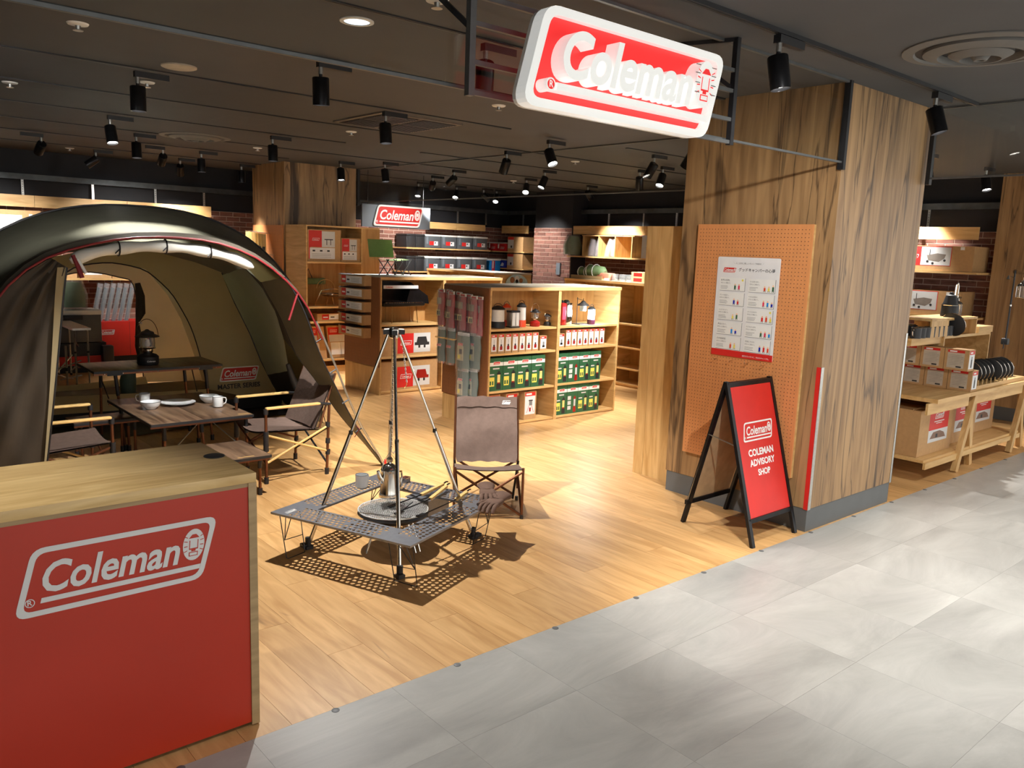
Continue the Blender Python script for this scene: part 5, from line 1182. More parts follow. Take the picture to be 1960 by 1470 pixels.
b = B(); b.tube([(0, 0, 0), (0, 0, .30)], .004, m_ink, 6); b.tube([(-.008, 0, .285), (.06, 0, .27), (.09, 0, .265), (.095, 0, .285)], .003, m_ink, 6); ob('post', b, t); b = B(); b.box(-.01, -.06, 0, .18, .08, .006, m_zinc); ob('foot', b, t)
t = thing('lantern', 'black-hooded lantern hanging from the hook stand', 'lantern', (6.555, 6.4, zt+.145)); b = B(); b.lathe([(.07, .06), (.06, .075), (.035, .09), (.02, .11), (.008, .115)], m_ink, n=20); ob('hood', b, t); b = B(); b.lathe([(.035, 0), (.04, .03), (.038, .06)], M('pale_globe', (.7, .85, .95), .1, trans=.5), n=18); ob('globe', b, t); b = B(); b.tube([(0, 0, .11), (0, 0, .125)], .002, m_ink, 5); ob('ring', b, t)
t = led_lantern('lit lantern glowing white with dark red base in the right bay', 6.63, 6.34, zt, .09, .2, M('dark_red_base', srgb(70, 30, 46), .3), m_lanternlit, m_coold)
pl_ = bpy.data.lights.new('lantern_light', 'POINT'); pl_.energy = 12; pl_.color = (.72, .88, 1); pl_.shadow_soft_size = .04; po = bpy.data.objects.new('lantern_light', pl_); C.objects.link(po); po.location = (6.63, 6.28, zt+.12)

# pouches hanging at the end of the lantern unit (face -X)
def pouch(label, y, z, w_, h, th, m, style, group, out=.05, lean=0):
    """y,z = top centre; hangs down on the -X side"""
    t = thing('hanging_pouch', label, 'pouch', (5.085-out, y, z), -PI/2, group)
    b = B(); b.grid(lambda a, c: Vector((-w_/2+w_*a+.006*math.sin(7*c+y*30), -th/2*math.sin(PI*a)-.004*math.sin(14*a+9*c), -.03-h*c-lean*c)), 8, 10, m); b.grid(lambda a, c: Vector((-w_/2+w_*a+.006*math.sin(7*c+y*30), th/2*math.sin(PI*a), -.03-h*c)), 8, 10, m); ob('fabric', b, t)
    b = B()
    if style == 'red': b.rect(-w_*.35, -h*.45, w_*.3, -h*.25, M('pouch_card', srgb(150, 140, 128), .6), -th/2-.004); b.rect(-w_*.4, -h*.8, w_*.15, -h*.62, M('pouch_tag', srgb(206, 190, 150), .6), -th/2-.004); b.rect(-w_*.3, -h*.78, -w_*.1, -h*.66, m_ink, -th/2-.005); b.rect(-w_*.05, -h*.78, w_*.1, -h*.66, m_ink, -th/2-.005)
    if style == 'tube': para_label(b, -w_*.3, -h*.62, w_*.6, -th/2-.005, m_red); b.box(-w_*.5, -th/2-.006, -h*.36, w_*.5, th/2+.004, -h*.32, m_bamboo)
    if style == 'wide': b.rect(-w_*.25, -h*.85, w_*.2, -h*.4, M('pouch_card2', srgb(186, 180, 150), .6), -th/2-.004); para_label(b, -w_*.22, -h*.4, w_*.4, -th/2-.005, m_red); b.rect(-w_*.2, -h*.8, -w_*.02, -h*.68, m_yellow, -th/2-.005); b.rect(-w_*.1, -h*.65, w_*.1, -h*.5, m_coold, -th/2-.005)
    ob('printed_card', b, t)
    b = B(); b.box(-w_*.42, -.006, -.035, w_*.42, .004, -.0, m_whitep); b.rect(-w_*.3, -.028, w_*.3, -.008, m_redb if style == 'red' else m_lgrey, -.007); ob('header_card', b, t)
    b = B(); b.grid(lambda a, c: Vector((-w_*.53+w_*1.06*a, -th/2*math.sin(PI*a)-.012-.004*math.sin(20*a+12*c), -.01-(h+.04)*c)), 6, 8, m_film); ob('plastic_bag', b, t)
    b = B(); b.tube([(0, out+.015, .0), (0, -.02, -.002), (0, -.025, .01)], .002, m_alu, 5); ob('hook', b, t)
for k, (y, o_) in enumerate(((6.92, .10), (6.75, .10), (6.58, .08), (6.41, .07))):
    pouch('long red pouch in plastic, %s from the left in the top row' % ORD[k], y, 1.375-.012*k, .12, .34, .05, m_rbag, 'red', 'red pouches', o_)
    pouch('long red pouch behind the %s front red pouch from the left' % ORD[k], y-.03, 1.37-.012*k, .12, .36, .05, m_rbag, 'red', 'red pouches behind', .02)
for k, y in enumerate((6.93, 6.76)): pouch('long green pouch tied with a tan strap, %s from the left' % ORD[k], y, .985, .14, .33, .06, m_gbag, 'tube', 'green tied pouches', .08)
for k, (y, o_) in enumerate(((6.50, .12), (6.44, .03))): pouch('wide green pouch with pale card, %s in the middle row' % ('front one' if k == 0 else 'rear one'), y, .965, .22, .33, .06, m_gbag, 'wide', 'wide green pouches', o_)
for k, (y, o_) in enumerate(((6.52, .10), (6.46, .03))): pouch('wide green pouch in the lowest row of the unit end, %s' % ('front one' if k == 0 else 'rear one'), y, .60, .2, .32, .06, m_gbag, 'wide', 'lowest green pouches', o_)

# ---------------------------------------------------------------- grill unit
GG_ = gondola('wooden shelf unit with a black grill and big cartons left of the lantern unit', (5.17, 8.42, 0), 0, [.94, .94], [[.855, .46, .035], [.855, .46, .035]], .83)
b = B(); b.box(-.006, 0, 0, 0, .83, .33, m_pinez); ob('end_plinth', b, GG_)
pegboard(GG_, Tm((-.004, .83, .34), -PI/2), .83, 1.08, m_pegb, .014, .04)
rp = None
for k in range(5):
    lb = 'long slim carton hanging on the shelf unit end, %s from the top' % ORD[k]; z = 1.31-.157*k
    if rp is None: rp = Rep(carton('slim_carton', lb, .62, .10, .12, f_long, None, m_kraft, 'slim hanging cartons'))
    rp.put((5.05, 9.22, z), -PI/2, lb)
    b = B(); b.tube([(5.165, 9.1, z+.13), (5.0, 9.1, z+.13)], .003, m_ink, 5); b.tube([(5.165, 8.75, z+.13), (5.0, 8.75, z+.13)], .003, m_ink, 5); b.box(4.99, 8.72, z+.122, 5.16, 9.13, z+.126, m_ink)
    ob('display_bracket', b, label='black wire bracket above the %s slim carton from the top' % ORD[k], cat='bracket', group='wire brackets')
t = thing('barbecue_grill', 'open black two-part barbecue grill on thin legs on the shelf unit', 'grill', (5.24, 8.47, .857))
b = B(); b.bev(0, 0, .21, .62, .22, .27, .03, m_blackm); ob('base_tray', b, t); b = B(); b.prism([(0.02, .27), (.58, .27), (.52, .50), (.02, .52)], .2, .24, m_blackm); b.prism([(.35, .27), (.68, .24), (.66, .34), (.5, .44), (.42, .5)], .02, .24, m_blackm); ob('lid', b, t)
b = B()
for k in range(20): b.box(.03+k*.028, -.004, .255, .042+k*.028, .2, .262, m_chrome)
ob('grate', b, t)
for x in (.15, .5):
    for y in (.04, .19): b = B(); b.tube([(x, y, .22), (x+(.03 if x > .3 else -.0), y, 0)], .005, m_chrome, 6); ob('leg', b, t)
b = B(); b.box(0, -.004, .43, .5, .0, .47, m_whitep); put_text(b, 'Coleman', .03, .44, .1, m_red, -.005); ob('price_strip', b, t)
bc = carton('grill_carton', 'big kraft carton with picture of a black grill', .84, .36, .345, f_big(m_ink, 0), None, m_kraft); bc.location = (5.21, 8.46, .461)
bc = carton('grill_carton', 'big kraft carton with picture of a red grill on the bottom shelf', .84, .36, .36, f_big(m_redm, 1), None, m_kraft); bc.location = (5.21, 8.46, .036)
bc = carton('small_carton', 'small white carton at the right bay of the grill unit', .09, .1, .12, f_short, None, m_whitep); bc.location = (6.14, 8.5, .856)

# island and unit seen behind
G3 = gondola('wooden shelf island behind, with a dog poster on its end', (8.42, 12.15, 0), -PI/2, [.95, .95], [[1.05, .7, .3], [1.05, .7, .3]], .80)
t = thing('end_poster', 'light blue and brown printed picture standing on the shelf island', 'poster', (8.62, 10.20, 1.25))
b = B(); A = [PI*i/12 for i in range(13)]; b.prism([(.24+.24*math.cos(q)*(1 if True else 1), .0+.16*math.sin(q)) for q in A]+[(0, 0)][:0], 0, .006, M('pale_blue_print', srgb(176, 204, 210), .5)); ob('sheet', b, t)
b = B()
for x, z, r_, mm in ((.14, .07, .05, M('fur_print', srgb(160, 110, 70))), (.24, .09, .05, m_whitep), (.33, .06, .04, M('fur_print', srgb(160, 110, 70))), (.24, .05, .03, m_coold)): b.add([(x+r_*math.cos(q), -.001-.0004*x, z+r_*math.sin(q)) for q in [2*PI*k/12 for k in range(12)]], [tuple(range(12))], mm)
ob('picture', b, t)
GB = gondola('open wooden shelf unit beside the big pillar, seen edge on', (8.42, 8.62, 0), -PI/2, [.97, .97, .97], [[.87, .55, .26, .05]]*3, .76)
# small things hooked behind the lantern unit
for k, (y, z, m, h) in enumerate(((6.55, 1.22, m_whitep, .17), (6.55, .78, m_lgrey, .14), (6.55, .42, m_coold, .2), (6.55, .12, m_coold, .18))):
    b = B(); b.bev(0, 0, 0, .04, .07, h, .006, m); ob('hanging_pack', b, loc=(7.021, y, z), label='small pack hung on the right end of the lantern unit, %s from the top' % ORD[k], cat='pack', group='packs on the right end')

# green camp chair standing on the grill unit
t = thing('green_camp_chair', 'green folding camp chair displayed on top of the shelf unit', 'chair', (6.35, 10.2, 1.0))
t.location = (5.42, 8.85, 1.433)
b = B(); b.grid(lambda a, c: Vector((-.08+.36*a+.0, .12+.05*c-.02*math.sin(PI*a), .22+.22*c-.02*math.cos(PI*a)*0)), 8, 8, m_gcloth); b.grid(lambda a, c: Vector((-.08+.44*a, -.12+.25*c, .20-.02*math.sin(PI*a)+.01*c)), 8, 6, m_gcloth); ob('seat_and_back', b, t)
for k in range(4):
    b = B(); x0 = -.08+.11*k; b.tube([(x0, -.1, .0), (x0+.15, -.1, .2)], .006, m_ink, 6); b.tube([(x0+.15, -.1, 0), (x0, -.1, .2)], .006, m_ink, 6); ob('leg', b, t)
b = B(); b.box(.28, .14, .38, .30, .142, .4, m_white); b.box(-.12, -.16, -.0, .48, .2, .006, m_white); ob('display_plate', b, t)

# ---------------------------------------------------------------- tall display unit in front of the back pillar
t = thing('tall_shelf', 'tall wooden display unit leaning against the back pillar', 'shelf', (5.17, 10.30, 0))
H2 = 2.02
for nm, bx, m in (('side_panel', (-.02, 0, 0, 0, .62, H2), m_piney), ('side_panel', (.83, 0, 0, .85, .62, H2), m_piney), ('top', (-.02, 0, H2, 1.13, .62, H2+.02), m_pine), ('back_panel', (0, .45, 0, .83, .462, H2), m_ply), ('closed_front', (.85, .0, 0, 1.13, .018, H2), m_ply), ('plinth', (0, .02, 0, .83, .04, .09), m_pine)):
    b = B(); b.box(*bx, m); ob(nm, b, t)
for z in (1.55, .93, .725, .19):
    b = B(); b.box(0, 0, z-.025, .83, .45, z, m_pine); ob('shelf', b, t)
c_ = carton('big_carton', 'big kraft carton with red and white manual print on the top shelf', .50, .3, .43, f_manual, None); c_.location = (5.19, 10.33, 1.552)
c_ = carton('big_carton', 'medium kraft carton right of the big one on the top shelf', .30, .3, .33, f_manual, None); c_.location = (5.70, 10.33, 1.552)
c_ = carton('slim_carton', 'slim kraft carton lying on the shelf under the chrome grill', .60, .3, .10, f_long, None); c_.location = (5.33, 10.33, .727)
for k, (x, lab) in enumerate(((5.62, 'leaning kraft carton with red print at the bottom of the tall unit'), (5.28, 'leaning kraft carton left of the red printed one, bottom of the tall unit'), (5.97, 'leaning carton at the right edge of the tall unit bottom'))):
    c_ = carton('leaning_carton', lab, .30, .12, .46, lambda b, w_, h: (b.rect(w_*.05, h*.5, w_*.65, h*.95, m_redb, -.0006), b.rect(w_*.08, h*.5, w_*.6, h*.72, m_lgrey, -.0012), b.rect(w_*.12, h*.1, w_*.66, h*.48, m_whitep, -.0008), para_label(b, w_*.15, h*.8, w_*.4, -.0012)), None)
    c_.location = (x-.28 if k == 2 else x-.08, 10.36, .195); c_.rotation_euler = (R(-14), 0, 0)
t = thing('chrome_grill', 'round chrome tabletop grill on folding legs in the tall unit', 'grill', (5.62, 10.45, .932))
b = B(); b.lathe([(0, .12), (.12, .13), (.17, .16), (.17, .17)], m_chrome, n=24, cap=False); ob('bowl', b, t)
for sx in (-1, 1): b = B(); b.tube([(sx*.30, -.05, 0), (sx*.19, -.05, .22), (sx*.0, -.05, .24)], .006, m_chrome, 6); ob('leg', b, t); b = B(); b.tube([(sx*.06, .05, 0), (sx*.03, .05, .13)], .006, m_chrome, 6); ob('leg', b, t)
t = thing('carry_case', 'olive carry case hanging at the back of the tall unit', 'bag', (5.24, 10.62, 1.22)); b = B(); b.bev(0, 0, 0, .38, .08, .09, .02, m_olive); ob('case', b, t); b = B(); b.tube([(.08, .04, .09), (.12, .04, .22), (.18, .04, .09)], .006, m_ink, 6); ob('strap', b, t)
t = thing('wire_basket', 'round brass wire lid leaning behind the chrome grill', 'grate', (5.60, 10.60, 1.17)); b = B(); b.tube([(.14*math.cos(q), 0, .12*math.sin(q)) for q in [PI*k/14 for k in range(15)]], .005, m_bamboo, 6)
for k in range(-3, 4): b.tube([(k*.035, 0, 0), (k*.02, 0, .11*math.sqrt(1-(k/4)**2))], .002, m_bamboo, 5)
ob('wires', b, t)
# gloves and dark pouches on the back pillar
t = thing('pegboard_panel', 'small pegboard on the left face of the back pillar', 'pegboard', (5.134, 11.95, .9)); pegboard(t, Tm((0, 0, 0), -PI/2), 1.0, 1.13, m_peg, .02, .05)
def hangers(n, y0, dy, z, h, m1, m2, lab, grp):
    rp = None
    for k in range(n):
        lb = lab % ORD[k]
        if rp is None:
            t = thing('hanging_glove', lb, 'glove', (0, 0, 0), 0, grp)
            b = B(); b.grid(lambda a, c: Vector((-.05*math.sin(PI*a), -.05+.10*a*(1+.2*c), -h*c)), 6, 8, m1); ob('palm', b, t)
            for q in range(4): b = B(); b.tube([(-.03, -.045+.03*q, -h*.7), (-.035, -.05+.034*q, -h*1.05)], .013, m2, 7); ob('finger', b, t)
            b = B(); b.tube([(.1, 0, .01), (-.05, 0, .01), (-.055, 0, .02)], .003, m_alu, 5); ob('hook', b, t); rp = Rep(t)
        rp.put((5.03, y0-k*dy, z-.006*k), 0, lb)
hangers(6, 11.9, .11, 1.93, .26, m_bamboo, m_ink, 'yellow and black work glove hanging on the back pillar, %s from the left', 'work gloves on the back pillar')
hangers(5, 11.75, .13, 1.62, .5, m_coold, m_coold, 'dark glove in the lower row on the back pillar, %s from the left', 'dark gloves on the back pillar')

# ---------------------------------------------------------------- back wall shelves
def wallshelf(label, x0, x1, z, y0=12.5, name='wall_shelf'):
    t = thing(name, label, 'shelf', (x0, y0, z)); b = B(); b.box(0, 0, -.025, x1-x0, .47, 0, m_pine); ob('board', b, t)
    b = B()
    for k in range(max(2, int((x1-x0)/.9)+1)): xx = .02+k*(x1-x0-.06)/max(1, int((x1-x0)/.9)); b.prism([(0, 0)], 0, 0, m_black) if False else b.box(xx, .0, -.05, xx+.02, .47, -.026, m_black)
    ob('brackets', b, t); return t
def header(label, x0, x1, z0, z1, joints=()):
    t = thing('header_board', label, 'board', (x0, 12.62, z0)); e = [0]+[j-x0 for j in joints]+[x1-x0]
    for a, c in zip(e, e[1:]): b = B(); b.box(a, 0, 0, c-.004, .02, z1-z0, m_pine); ob('plank', b, t)
    b = B(); b.box(.1, .02, .05, .14, .33, .09, m_steel); b.box(x1-x0-.2, .02, .05, x1-x0-.16, .33, .09, m_steel); ob('bracket', b, t)
    return t
header('long pine header board along the back left wall above the tent', -1.5, 4.75, 2.13, 2.285, (.6, 2.38, 3.55))
header('short pine header board above the charcoal coolers', 8.72, 10.1, 2.14, 2.26, (9.4,))
def rheader(label, y0, y1, x=10.62, z0=2.125, z1=2.275, joints=()):
    t = thing('header_board', label, 'board', (x, y0, z0), -PI/2); WQ = .362; e = [0]+[y0-j for j in joints]+[y0-y1]
    for a, c in zip(e, e[1:]): b = B(); b.box(a, 0, 0, c-.004, .02, z1-z0, m_pine); ob('plank', b, t)
    b = B(); b.box(.1, .02, .05, .14, WQ, .09, m_steel); b.box(y0-y1-.2, .02, .05, y0-y1-.16, WQ, .09, m_steel); ob('bracket', b, t)
rheader('short pine header board above the red and blue coolers', 12.75, 11.95)
rheader('pine header board above the cubby shelf on the right wall', 10.72, 7.6, joints=(9.03,))
rheader('pine header board above the wagon boxes at the right', 4.8, 3.88)
wallshelf('long pine wall shelf for the upper charcoal coolers', 8.2, 10.15, 1.785, 12.5)
wallshelf('long pine wall shelf for the lower charcoal coolers', 8.2, 10.55, 1.36, 12.5)
def cooler(label, w_, d, h, body, lid, group, front=None, name='cooler_box'):
    t = thing(name, label, 'cooler', (0, 0, 0), 0, group)
    b = B(); b.bev(0, 0, 0, w_, d, h*.86, .015, body); ob('body', b, t); b = B(); b.bev(-.005, -.008, h*.86, w_+.005, d+.005, h, .012, lid); ob('lid', b, t)
    b = B(); b.box(w_*.06, -.012, h*.3, w_*.16, .0, h*.84, m_sb if body == m_cool else lid); ob('handle', b, t)
    if front: b = B(); front(b, w_, h); ob('sticker', b, t)
    return t
def fc(b, w_, h): b.rect(w_*.26, h*.22, w_*.56, h*.5, m_red, -.0012); b.rect(w_*.56, h*.2, w_*.82, h*.5, m_whitep, -.0012); b.rect(w_*.6, h*.34, w_*.68, h*.44, m_ink, -.002)
for z, nm, grp, sc_ in ((1.786, 'upper', 'upper row of charcoal coolers', 1), (1.361, 'lower', 'lower row of charcoal coolers', 1.12)):
    rp = rd = None
    for k in range(6):
        dark = k < 2; lb = ('dark plain cooler, %s from the left on the %s cooler shelf' if dark else 'charcoal cooler with white lid, %s from the left on the %s cooler shelf') % (ORD[k], nm)
        if dark:
            if rd is None: rd = Rep(cooler(lb, .19, .36, .24*sc_, m_coold, m_coold, grp))
            rd.put((8.22+k*.2, 12.52, z), 0, lb)
        else:
            if rp is None: rp = Rep(cooler(lb, .34, .38, .245*sc_, m_cool, m_white, grp, fc))
            rp.put((8.62+(k-2)*.372, 12.51, z), 0, lb)
t = cooler('tall blue and pink cooler box at the wall corner', .22, .3, .26, m_lblue, m_white, None); t.location = (10.22, 12.53, 1.361); b = B(); b.box(-.002, -.004, 0, .07, .0, .22, m_pink); ob('pink_side', b, t)
def rshelf(label, y0, y1, z, x=10.45, d=.5):
    t = thing('wall_shelf', label, 'shelf', (x, y0, z), -PI/2); b = B(); b.box(0, 0, -.022, y0-y1, d, 0, m_pine); b.box(.04, .02, -.05, .06, d, -.023, m_black); b.box(y0-y1-.06, .02, -.05, y0-y1-.04, d, -.023, m_black); ob('board', b, t); return t
rshelf('right wall shelf with two red coolers', 12.98, 11.85, 1.775)
rshelf('right wall shelf with two blue coolers', 12.98, 11.85, 1.45)
def fl_(b, w_, h): para_label(b, w_*.3, h*.25, w_*.45, -.0012, m_red)
def fb_(b, w_, h): b.add([(w_*.35, -.0012, h*.2), (w_*.7, -.0012, h*.2), (w_*.75, -.0012, h*.5), (w_*.55, -.0012, h*.62)], [(0, 1, 2, 3)], m_white); b.rect(w_*.2, h*.2, w_*.35, h*.32, m_pink, -.0012)
for z, m, nm, f_ in ((1.776, M('red_cooler', srgb(214, 30, 34), .4), 'red', fl_), (1.451, m_blue, 'blue', fb_)):
    for k in range(2):
        c_ = cooler('small %s cooler with white lid, %s from the left near the wall corner' % (nm, ORD[k]), .28, .28, .17, m, m_white, 'small %s coolers' % nm, f_); c_.location = (10.47, 12.96-k*.285, z); c_.rotation_euler = (0, 0, -PI/2)
for k, z in enumerate((1.777, 1.452)):
    c_ = carton('kraft_carton', 'plain kraft carton right of the small %s coolers' % ('red', 'blue')[k], .46, .45, .28, lambda b, w_, h: (b.rect(.01, h*.2, w_*.4, h*.95, m_lgrey, -.0006), b.rect(.01, h*.8, w_*.4, h*.98, m_redb, -.0012), b.rect(w_*.2, h*.25, w_*.3, h*.4, m_ink, -.0012)), None); c_.location = (10.46, 12.36, z); c_.rotation_euler = (0, 0, -PI/2)
# cubby shelf on the right wall
t = thing('cubby_shelf', 'pine cubby shelf with slanting dividers on the right wall', 'shelf', (10.45, 10.68, 1.72), -PI/2)
b = B(); b.box(-.0, 0, 0, 2.6, .5, .025, m_pine); ob('bottom', b, t); b = B(); b.box(.36, .0, .375, 1.58, .5, .39, m_pine); ob('top', b, t)
for x in (.38, .76, 1.14, 1.52): b = B(); b.box(x, 0, .025, x+.018, .5, .375, m_pinez); ob('divider', b, t)
b = B(); b.box(.38, .48, .025, 2.0, .49, .38, m_ply); ob('back_panel', b, t)
def bagged(label, w_, h, m, loc, rz, lean, grp=None, name='bagged_chair'):
    t = thing(name, label, 'bag', loc, rz, grp)
    b = B(); b.tube([(w_/2, .12, .02), (w_/2+lean*.5, .12, h*.5), (w_/2+lean, .12, h*.95)], [w_*.42, w_*.46, w_*.28], m, 10); ob('bag', b, t)
    b = B(); b.tube([(w_/2, .12, .0), (w_/2+lean*.5, .12, h*.5), (w_/2+lean, .12, h*1.02)], [w_*.5, w_*.54, w_*.36], m_film, 8); ob('plastic_wrap', b, t); return t
bagged('dark green folded gear in plastic left of the cubby shelf', .34, .36, m_olive, (10.42, 10.80, 1.746), -PI/2, .02)
m_mauve = M('mauve_fabric', srgb(112, 92, 92), .7, 0, .08, 12, .2); m_tanb = M('tan_fabric', srgb(176, 152, 124), .7, 0, .08, 12, .2)
for k, (y, m, nm, ln) in enumerate(((10.22, m_mauve, 'mauve bag in plastic, left one in the first cubby', .03), (10.07, m_mauve, 'mauve bag in plastic, right one in the first cubby', .05), (9.83, m_tanb, 'tan bag in plastic, left one in the second cubby', .08), (9.68, m_tanb, 'tan bag in plastic, right one in the second cubby', .03))):
    bagged(nm, .14, .30, m, (10.42, y, 1.746), -PI/2, ln, 'bags in the cubbies')
c_ = carton('white_carton', 'white carton with red print at the right end of the cubby shelf', .5, .3, .37, lambda b, w_, h: (para_label(b, w_*.3, h*.82, w_*.3, -.0006), b.rect(w_*.2, h*.35, w_*.5, h*.5, m_greyink, -.0006)), None, m_whitep); c_.location = (10.43, 8.92, 1.746); c_.rotation_euler = (0, 0, -PI/2)
# items on top of the unit beside the big pillar
t = thing('serving_tray', 'flat wooden tray on the shelf unit beside the big pillar', 'tray', (8.50, 8.58, 1.432), -PI/2); b = B(); b.box(0, 0, 0, .62, .3, .02, m_edge); b.box(0, -.005, 0, .62, .0, .05, m_edge); ob('body', b, t)
for k, (y, s_, lb) in enumerate(((8.52, .075, 'dark green rolled bag with pale ends at the left of the tray'), (8.34, .095, 'light green rolled bag in plastic on the wooden tray'))):
    t = thing('rolled_bag', lb, 'bag', (8.62, y, 1.452+s_), -PI/2); b = B(); b.tube([(-.02, 0, 0), (.02, 0, .0), (.2+.08*k, 0, -.01), (.25+.08*k, 0, -.02)], [s_*.6, s_, s_*.85, s_*.4], m_olive, 14); ob('bag', b, t); b = B()
    for q in (.03, .15): b.tube([(q, s_*1.02*math.cos(a), s_*1.02*math.sin(a)) for a in [2*PI*i/14 for i in range(15)]], .006, m_whitep, 5)
    ob('straps', b, t)
t = thing('pink_pack', 'pink and brown pack with white card beside the green bags', 'pack', (8.55, 8.12, 1.432), -PI/2); b = B(); b.bev(0, 0, 0, .24, .15, .10, .02, M('pink_fabric', srgb(196, 130, 104), .7)); ob('pack', b, t); b = B(); b.rect(.16, .0, .26, .03, m_whitep, -.004); ob('card', b, t)
for k, y in enumerate((7.82, 7.68, 7.56)):
    b = B(); b.lathe([(.05, 0), (.05, .09), (.047, .092), (.047, .005)], m_jar, n=18, cap=False); o = ob('glass_pot', b, loc=(8.62, y, 1.432), label='small clear pot on the shelf top beside the big pillar, %s from the left' % ORD[k], cat='pot', group='clear pots')
for k, z in enumerate((1.432, 1.502)):
    c_ = carton('red_carton', 'small yellow and red carton, %s of the two stacked beside the big pillar' % ('lower', 'upper')[k], .2, .15, .068, lambda b, w_, h: b.rect(w_*.2, h*.15, w_*.95, h*.85, m_red, -.0006), None, M('yellow_board', srgb(226, 206, 150), .6)); c_.location = (8.5, 7.42, z); c_.rotation_euler = (0, 0, -PI/2)

# wood panels either side of the big pillar
t = thing('wood_partition', 'tall knotty pine partition left of the big pillar', 'partition', (5.14, 4.345, 0), -PI/2)
b = B(); b.box(0, 0, 0, .10, .5, 2.03, m_pinez); ob('board', b, t); b = B(); b.box(.102, 0, 0, .478, .5, 2.03, m_pinez); ob('board', b, t); b = B(); b.box(.0, -.003, 0, .0, .0, 0, m_alu); 
b = B(); b.box(.468, -.006, 0, .48, -.0005, 1.05, m_alu); ob('guard', b, t)
t = thing('wood_partition', 'pine partition right of the big pillar', 'partition', (6.19, 2.86, 0))
b = B(); b.box(0, 0, 0, .36, .6, 2.03, m_pinez); ob('board', b, t)

# ---------------------------------------------------------------- far left behind the tent
wallshelf('long wall shelf with white printed boxes behind the tent', 1.0, 4.4, 1.20, 12.45)
wallshelf('high wall shelf at the left edge carrying a whiteboard-like box', .2, 2.6, 1.62, 12.45)
c_ = carton('large_carton', 'large kraft carton with white instruction print at the left edge', 1.0, .4, .46, lambda b, w_, h: (b.rect(.05, h*.1, w_*.78, h*.86, m_whitep, -.0006), b.rect(w_*.5, h*.3, w_*.503, h*.86, m_red, -.0012), b.rect(w_*.86, h*.8, w_*.9, h*.9, m_white, -.0006), [b.rect(w_*.54, h*(.4+.1*k), w_*(.6+.03*k), h*(.41+.1*k), m_greyink, -.0012) for k in range(4)]), None); c_.location = (1.42, 12.48, 1.622)
for k, (x, w_) in enumerate(((2.2, .62), (2.86, .40), (3.27, .5))):
    c_ = carton('kraft_carton', 'kraft carton on the shelf seen through the tent door, %s from the left' % ORD[k], w_, .3, .3, lambda b, w_, h: (b.rect(w_*.15, h*.15, w_*.7, h*.9, (m_whitep, m_red, m_redb)[0], -.0006), b.rect(w_*.15, h*.6, w_*.5, h*.9, m_redb, -.0012)), None); c_.location = (x, 12.48, 1.202)
t = thing('red_display_box', 'red cardboard display bin with white badge seen through the tent', 'bin', (2.80, 12.15, .02))
b = B(); b.box(0, 0, .12, .78, .4, .60, m_redb); b.box(.58, -.002, .12, .583, 0, .6, m_ink); ob('bin', b, t); b = B(); b.box(.02, .02, 0, .76, .38, .12, m_black); ob('base', b, t); b = logo(.20, m_white, mdark=m_redb); ob('badge', b, t, (.19, -.002, .42))
rp = None
for k in range(6):
    lb = 'camping pole in clear plastic standing in the red bin, %s from the left' % ORD[k]
    if rp is None:
        t = thing('wrapped_pole', lb, 'pole', (0, 0, 0), 0, 'wrapped poles in the red bin'); b = B(); b.tube([(0, 0, 0), (.10, .0, .50)], .022, m_cool, 8); ob('pole', b, t); b = B(); b.tube([(0, 0, .02), (.02, 0, .12)], .013, m_bamboo, 6); ob('wood_end', b, t); b = B(); b.tube([(-.01, 0, -.02), (.12, 0, .56)], .038, m_film, 7); ob('plastic_wrap', b, t); rp = Rep(t)
    rp.put((2.95+k*.085, 12.3, .58), 0, lb)
t = cooler('large charcoal cooler with pale lid behind the tent door', .75, .45, .42, m_cool, m_white, None); t.location = (2.16, 11.7, .40); b = B(); b.bev(.3, -.04, .30, .52, -.005, .36, .01, m_ink); ob('latch', b, t)
t = thing('cooler_stand', 'black and red stand carrying the large cooler behind the tent', 'stand', (2.16, 11.7, 0)); b = B(); b.box(.1, .02, 0, .8, .44, .39, m_black); ob('base', b, t); b = B(); b.box(.12, -.004, .1, .78, .018, .22, m_redb); ob('red_panel', b, t); b = B(); b.bev(.72, -.12, .08, .86, .0, .36, .02, m_ink); ob('wheel_housing', b, t)
for k, x in enumerate((2.30, 2.62)):
    bagged('green padded item in clear plastic on the big cooler, %s' % ('left one', 'right one')[k], .3, .36, m_olive, (x-.12, 11.8, .83), 0, 0, 'green items on the cooler', 'bagged_item')
t = thing('slim_table', 'narrow pale wood-top aluminium table seen through the tent door', 'table', (2.32, 10.62, 0)); b = B(); b.add([(0, 0, .70), (.20, 0, .70), (.2, 1.0, .70), (0, 1.0, .70)], [(0, 1, 2, 3)], M('pale_wood_top', srgb(222, 196, 168), .4)); b.box(0, 0, .675, .2, 1.0, .699, m_alu); ob('tabletop', b, t)
for x in (.03, .17):
    for y in (.04, .95): b = B(); b.tube([(x, y, .675), (x, y, .02)], .011, m_alu, 8); b.tube([(x, y, .0), (x, y, .03)], .014, m_black, 8); b.tube([(x, y, .40), (x, y, .42)], .014, m_black, 8); ob('leg', b, t)
b = B(); b.tube([(.03, .04, .55), (.17, .5, .42)], .006, m_alu, 6); b.tube([(.03, .04, .25), (.17, .95, .05)], .008, m_alu, 6); ob('brace', b, t)
t = thing('folding_stool_frame', 'small aluminium folding stool frame beside the slim table', 'stool', (2.12, 10.62, 0))
for x in (.0, .12): b = B(); b.tube([(x, 0, .50 if x else .3), (x, 0, .0)], .012, m_alu, 8); b.tube([(x, 0, 0), (x, 0, .03)], .015, m_black, 8); b.tube([(x, 0, .2), (x, 0, .24)], .018, m_black, 8); ob('leg', b, t)
b = B()
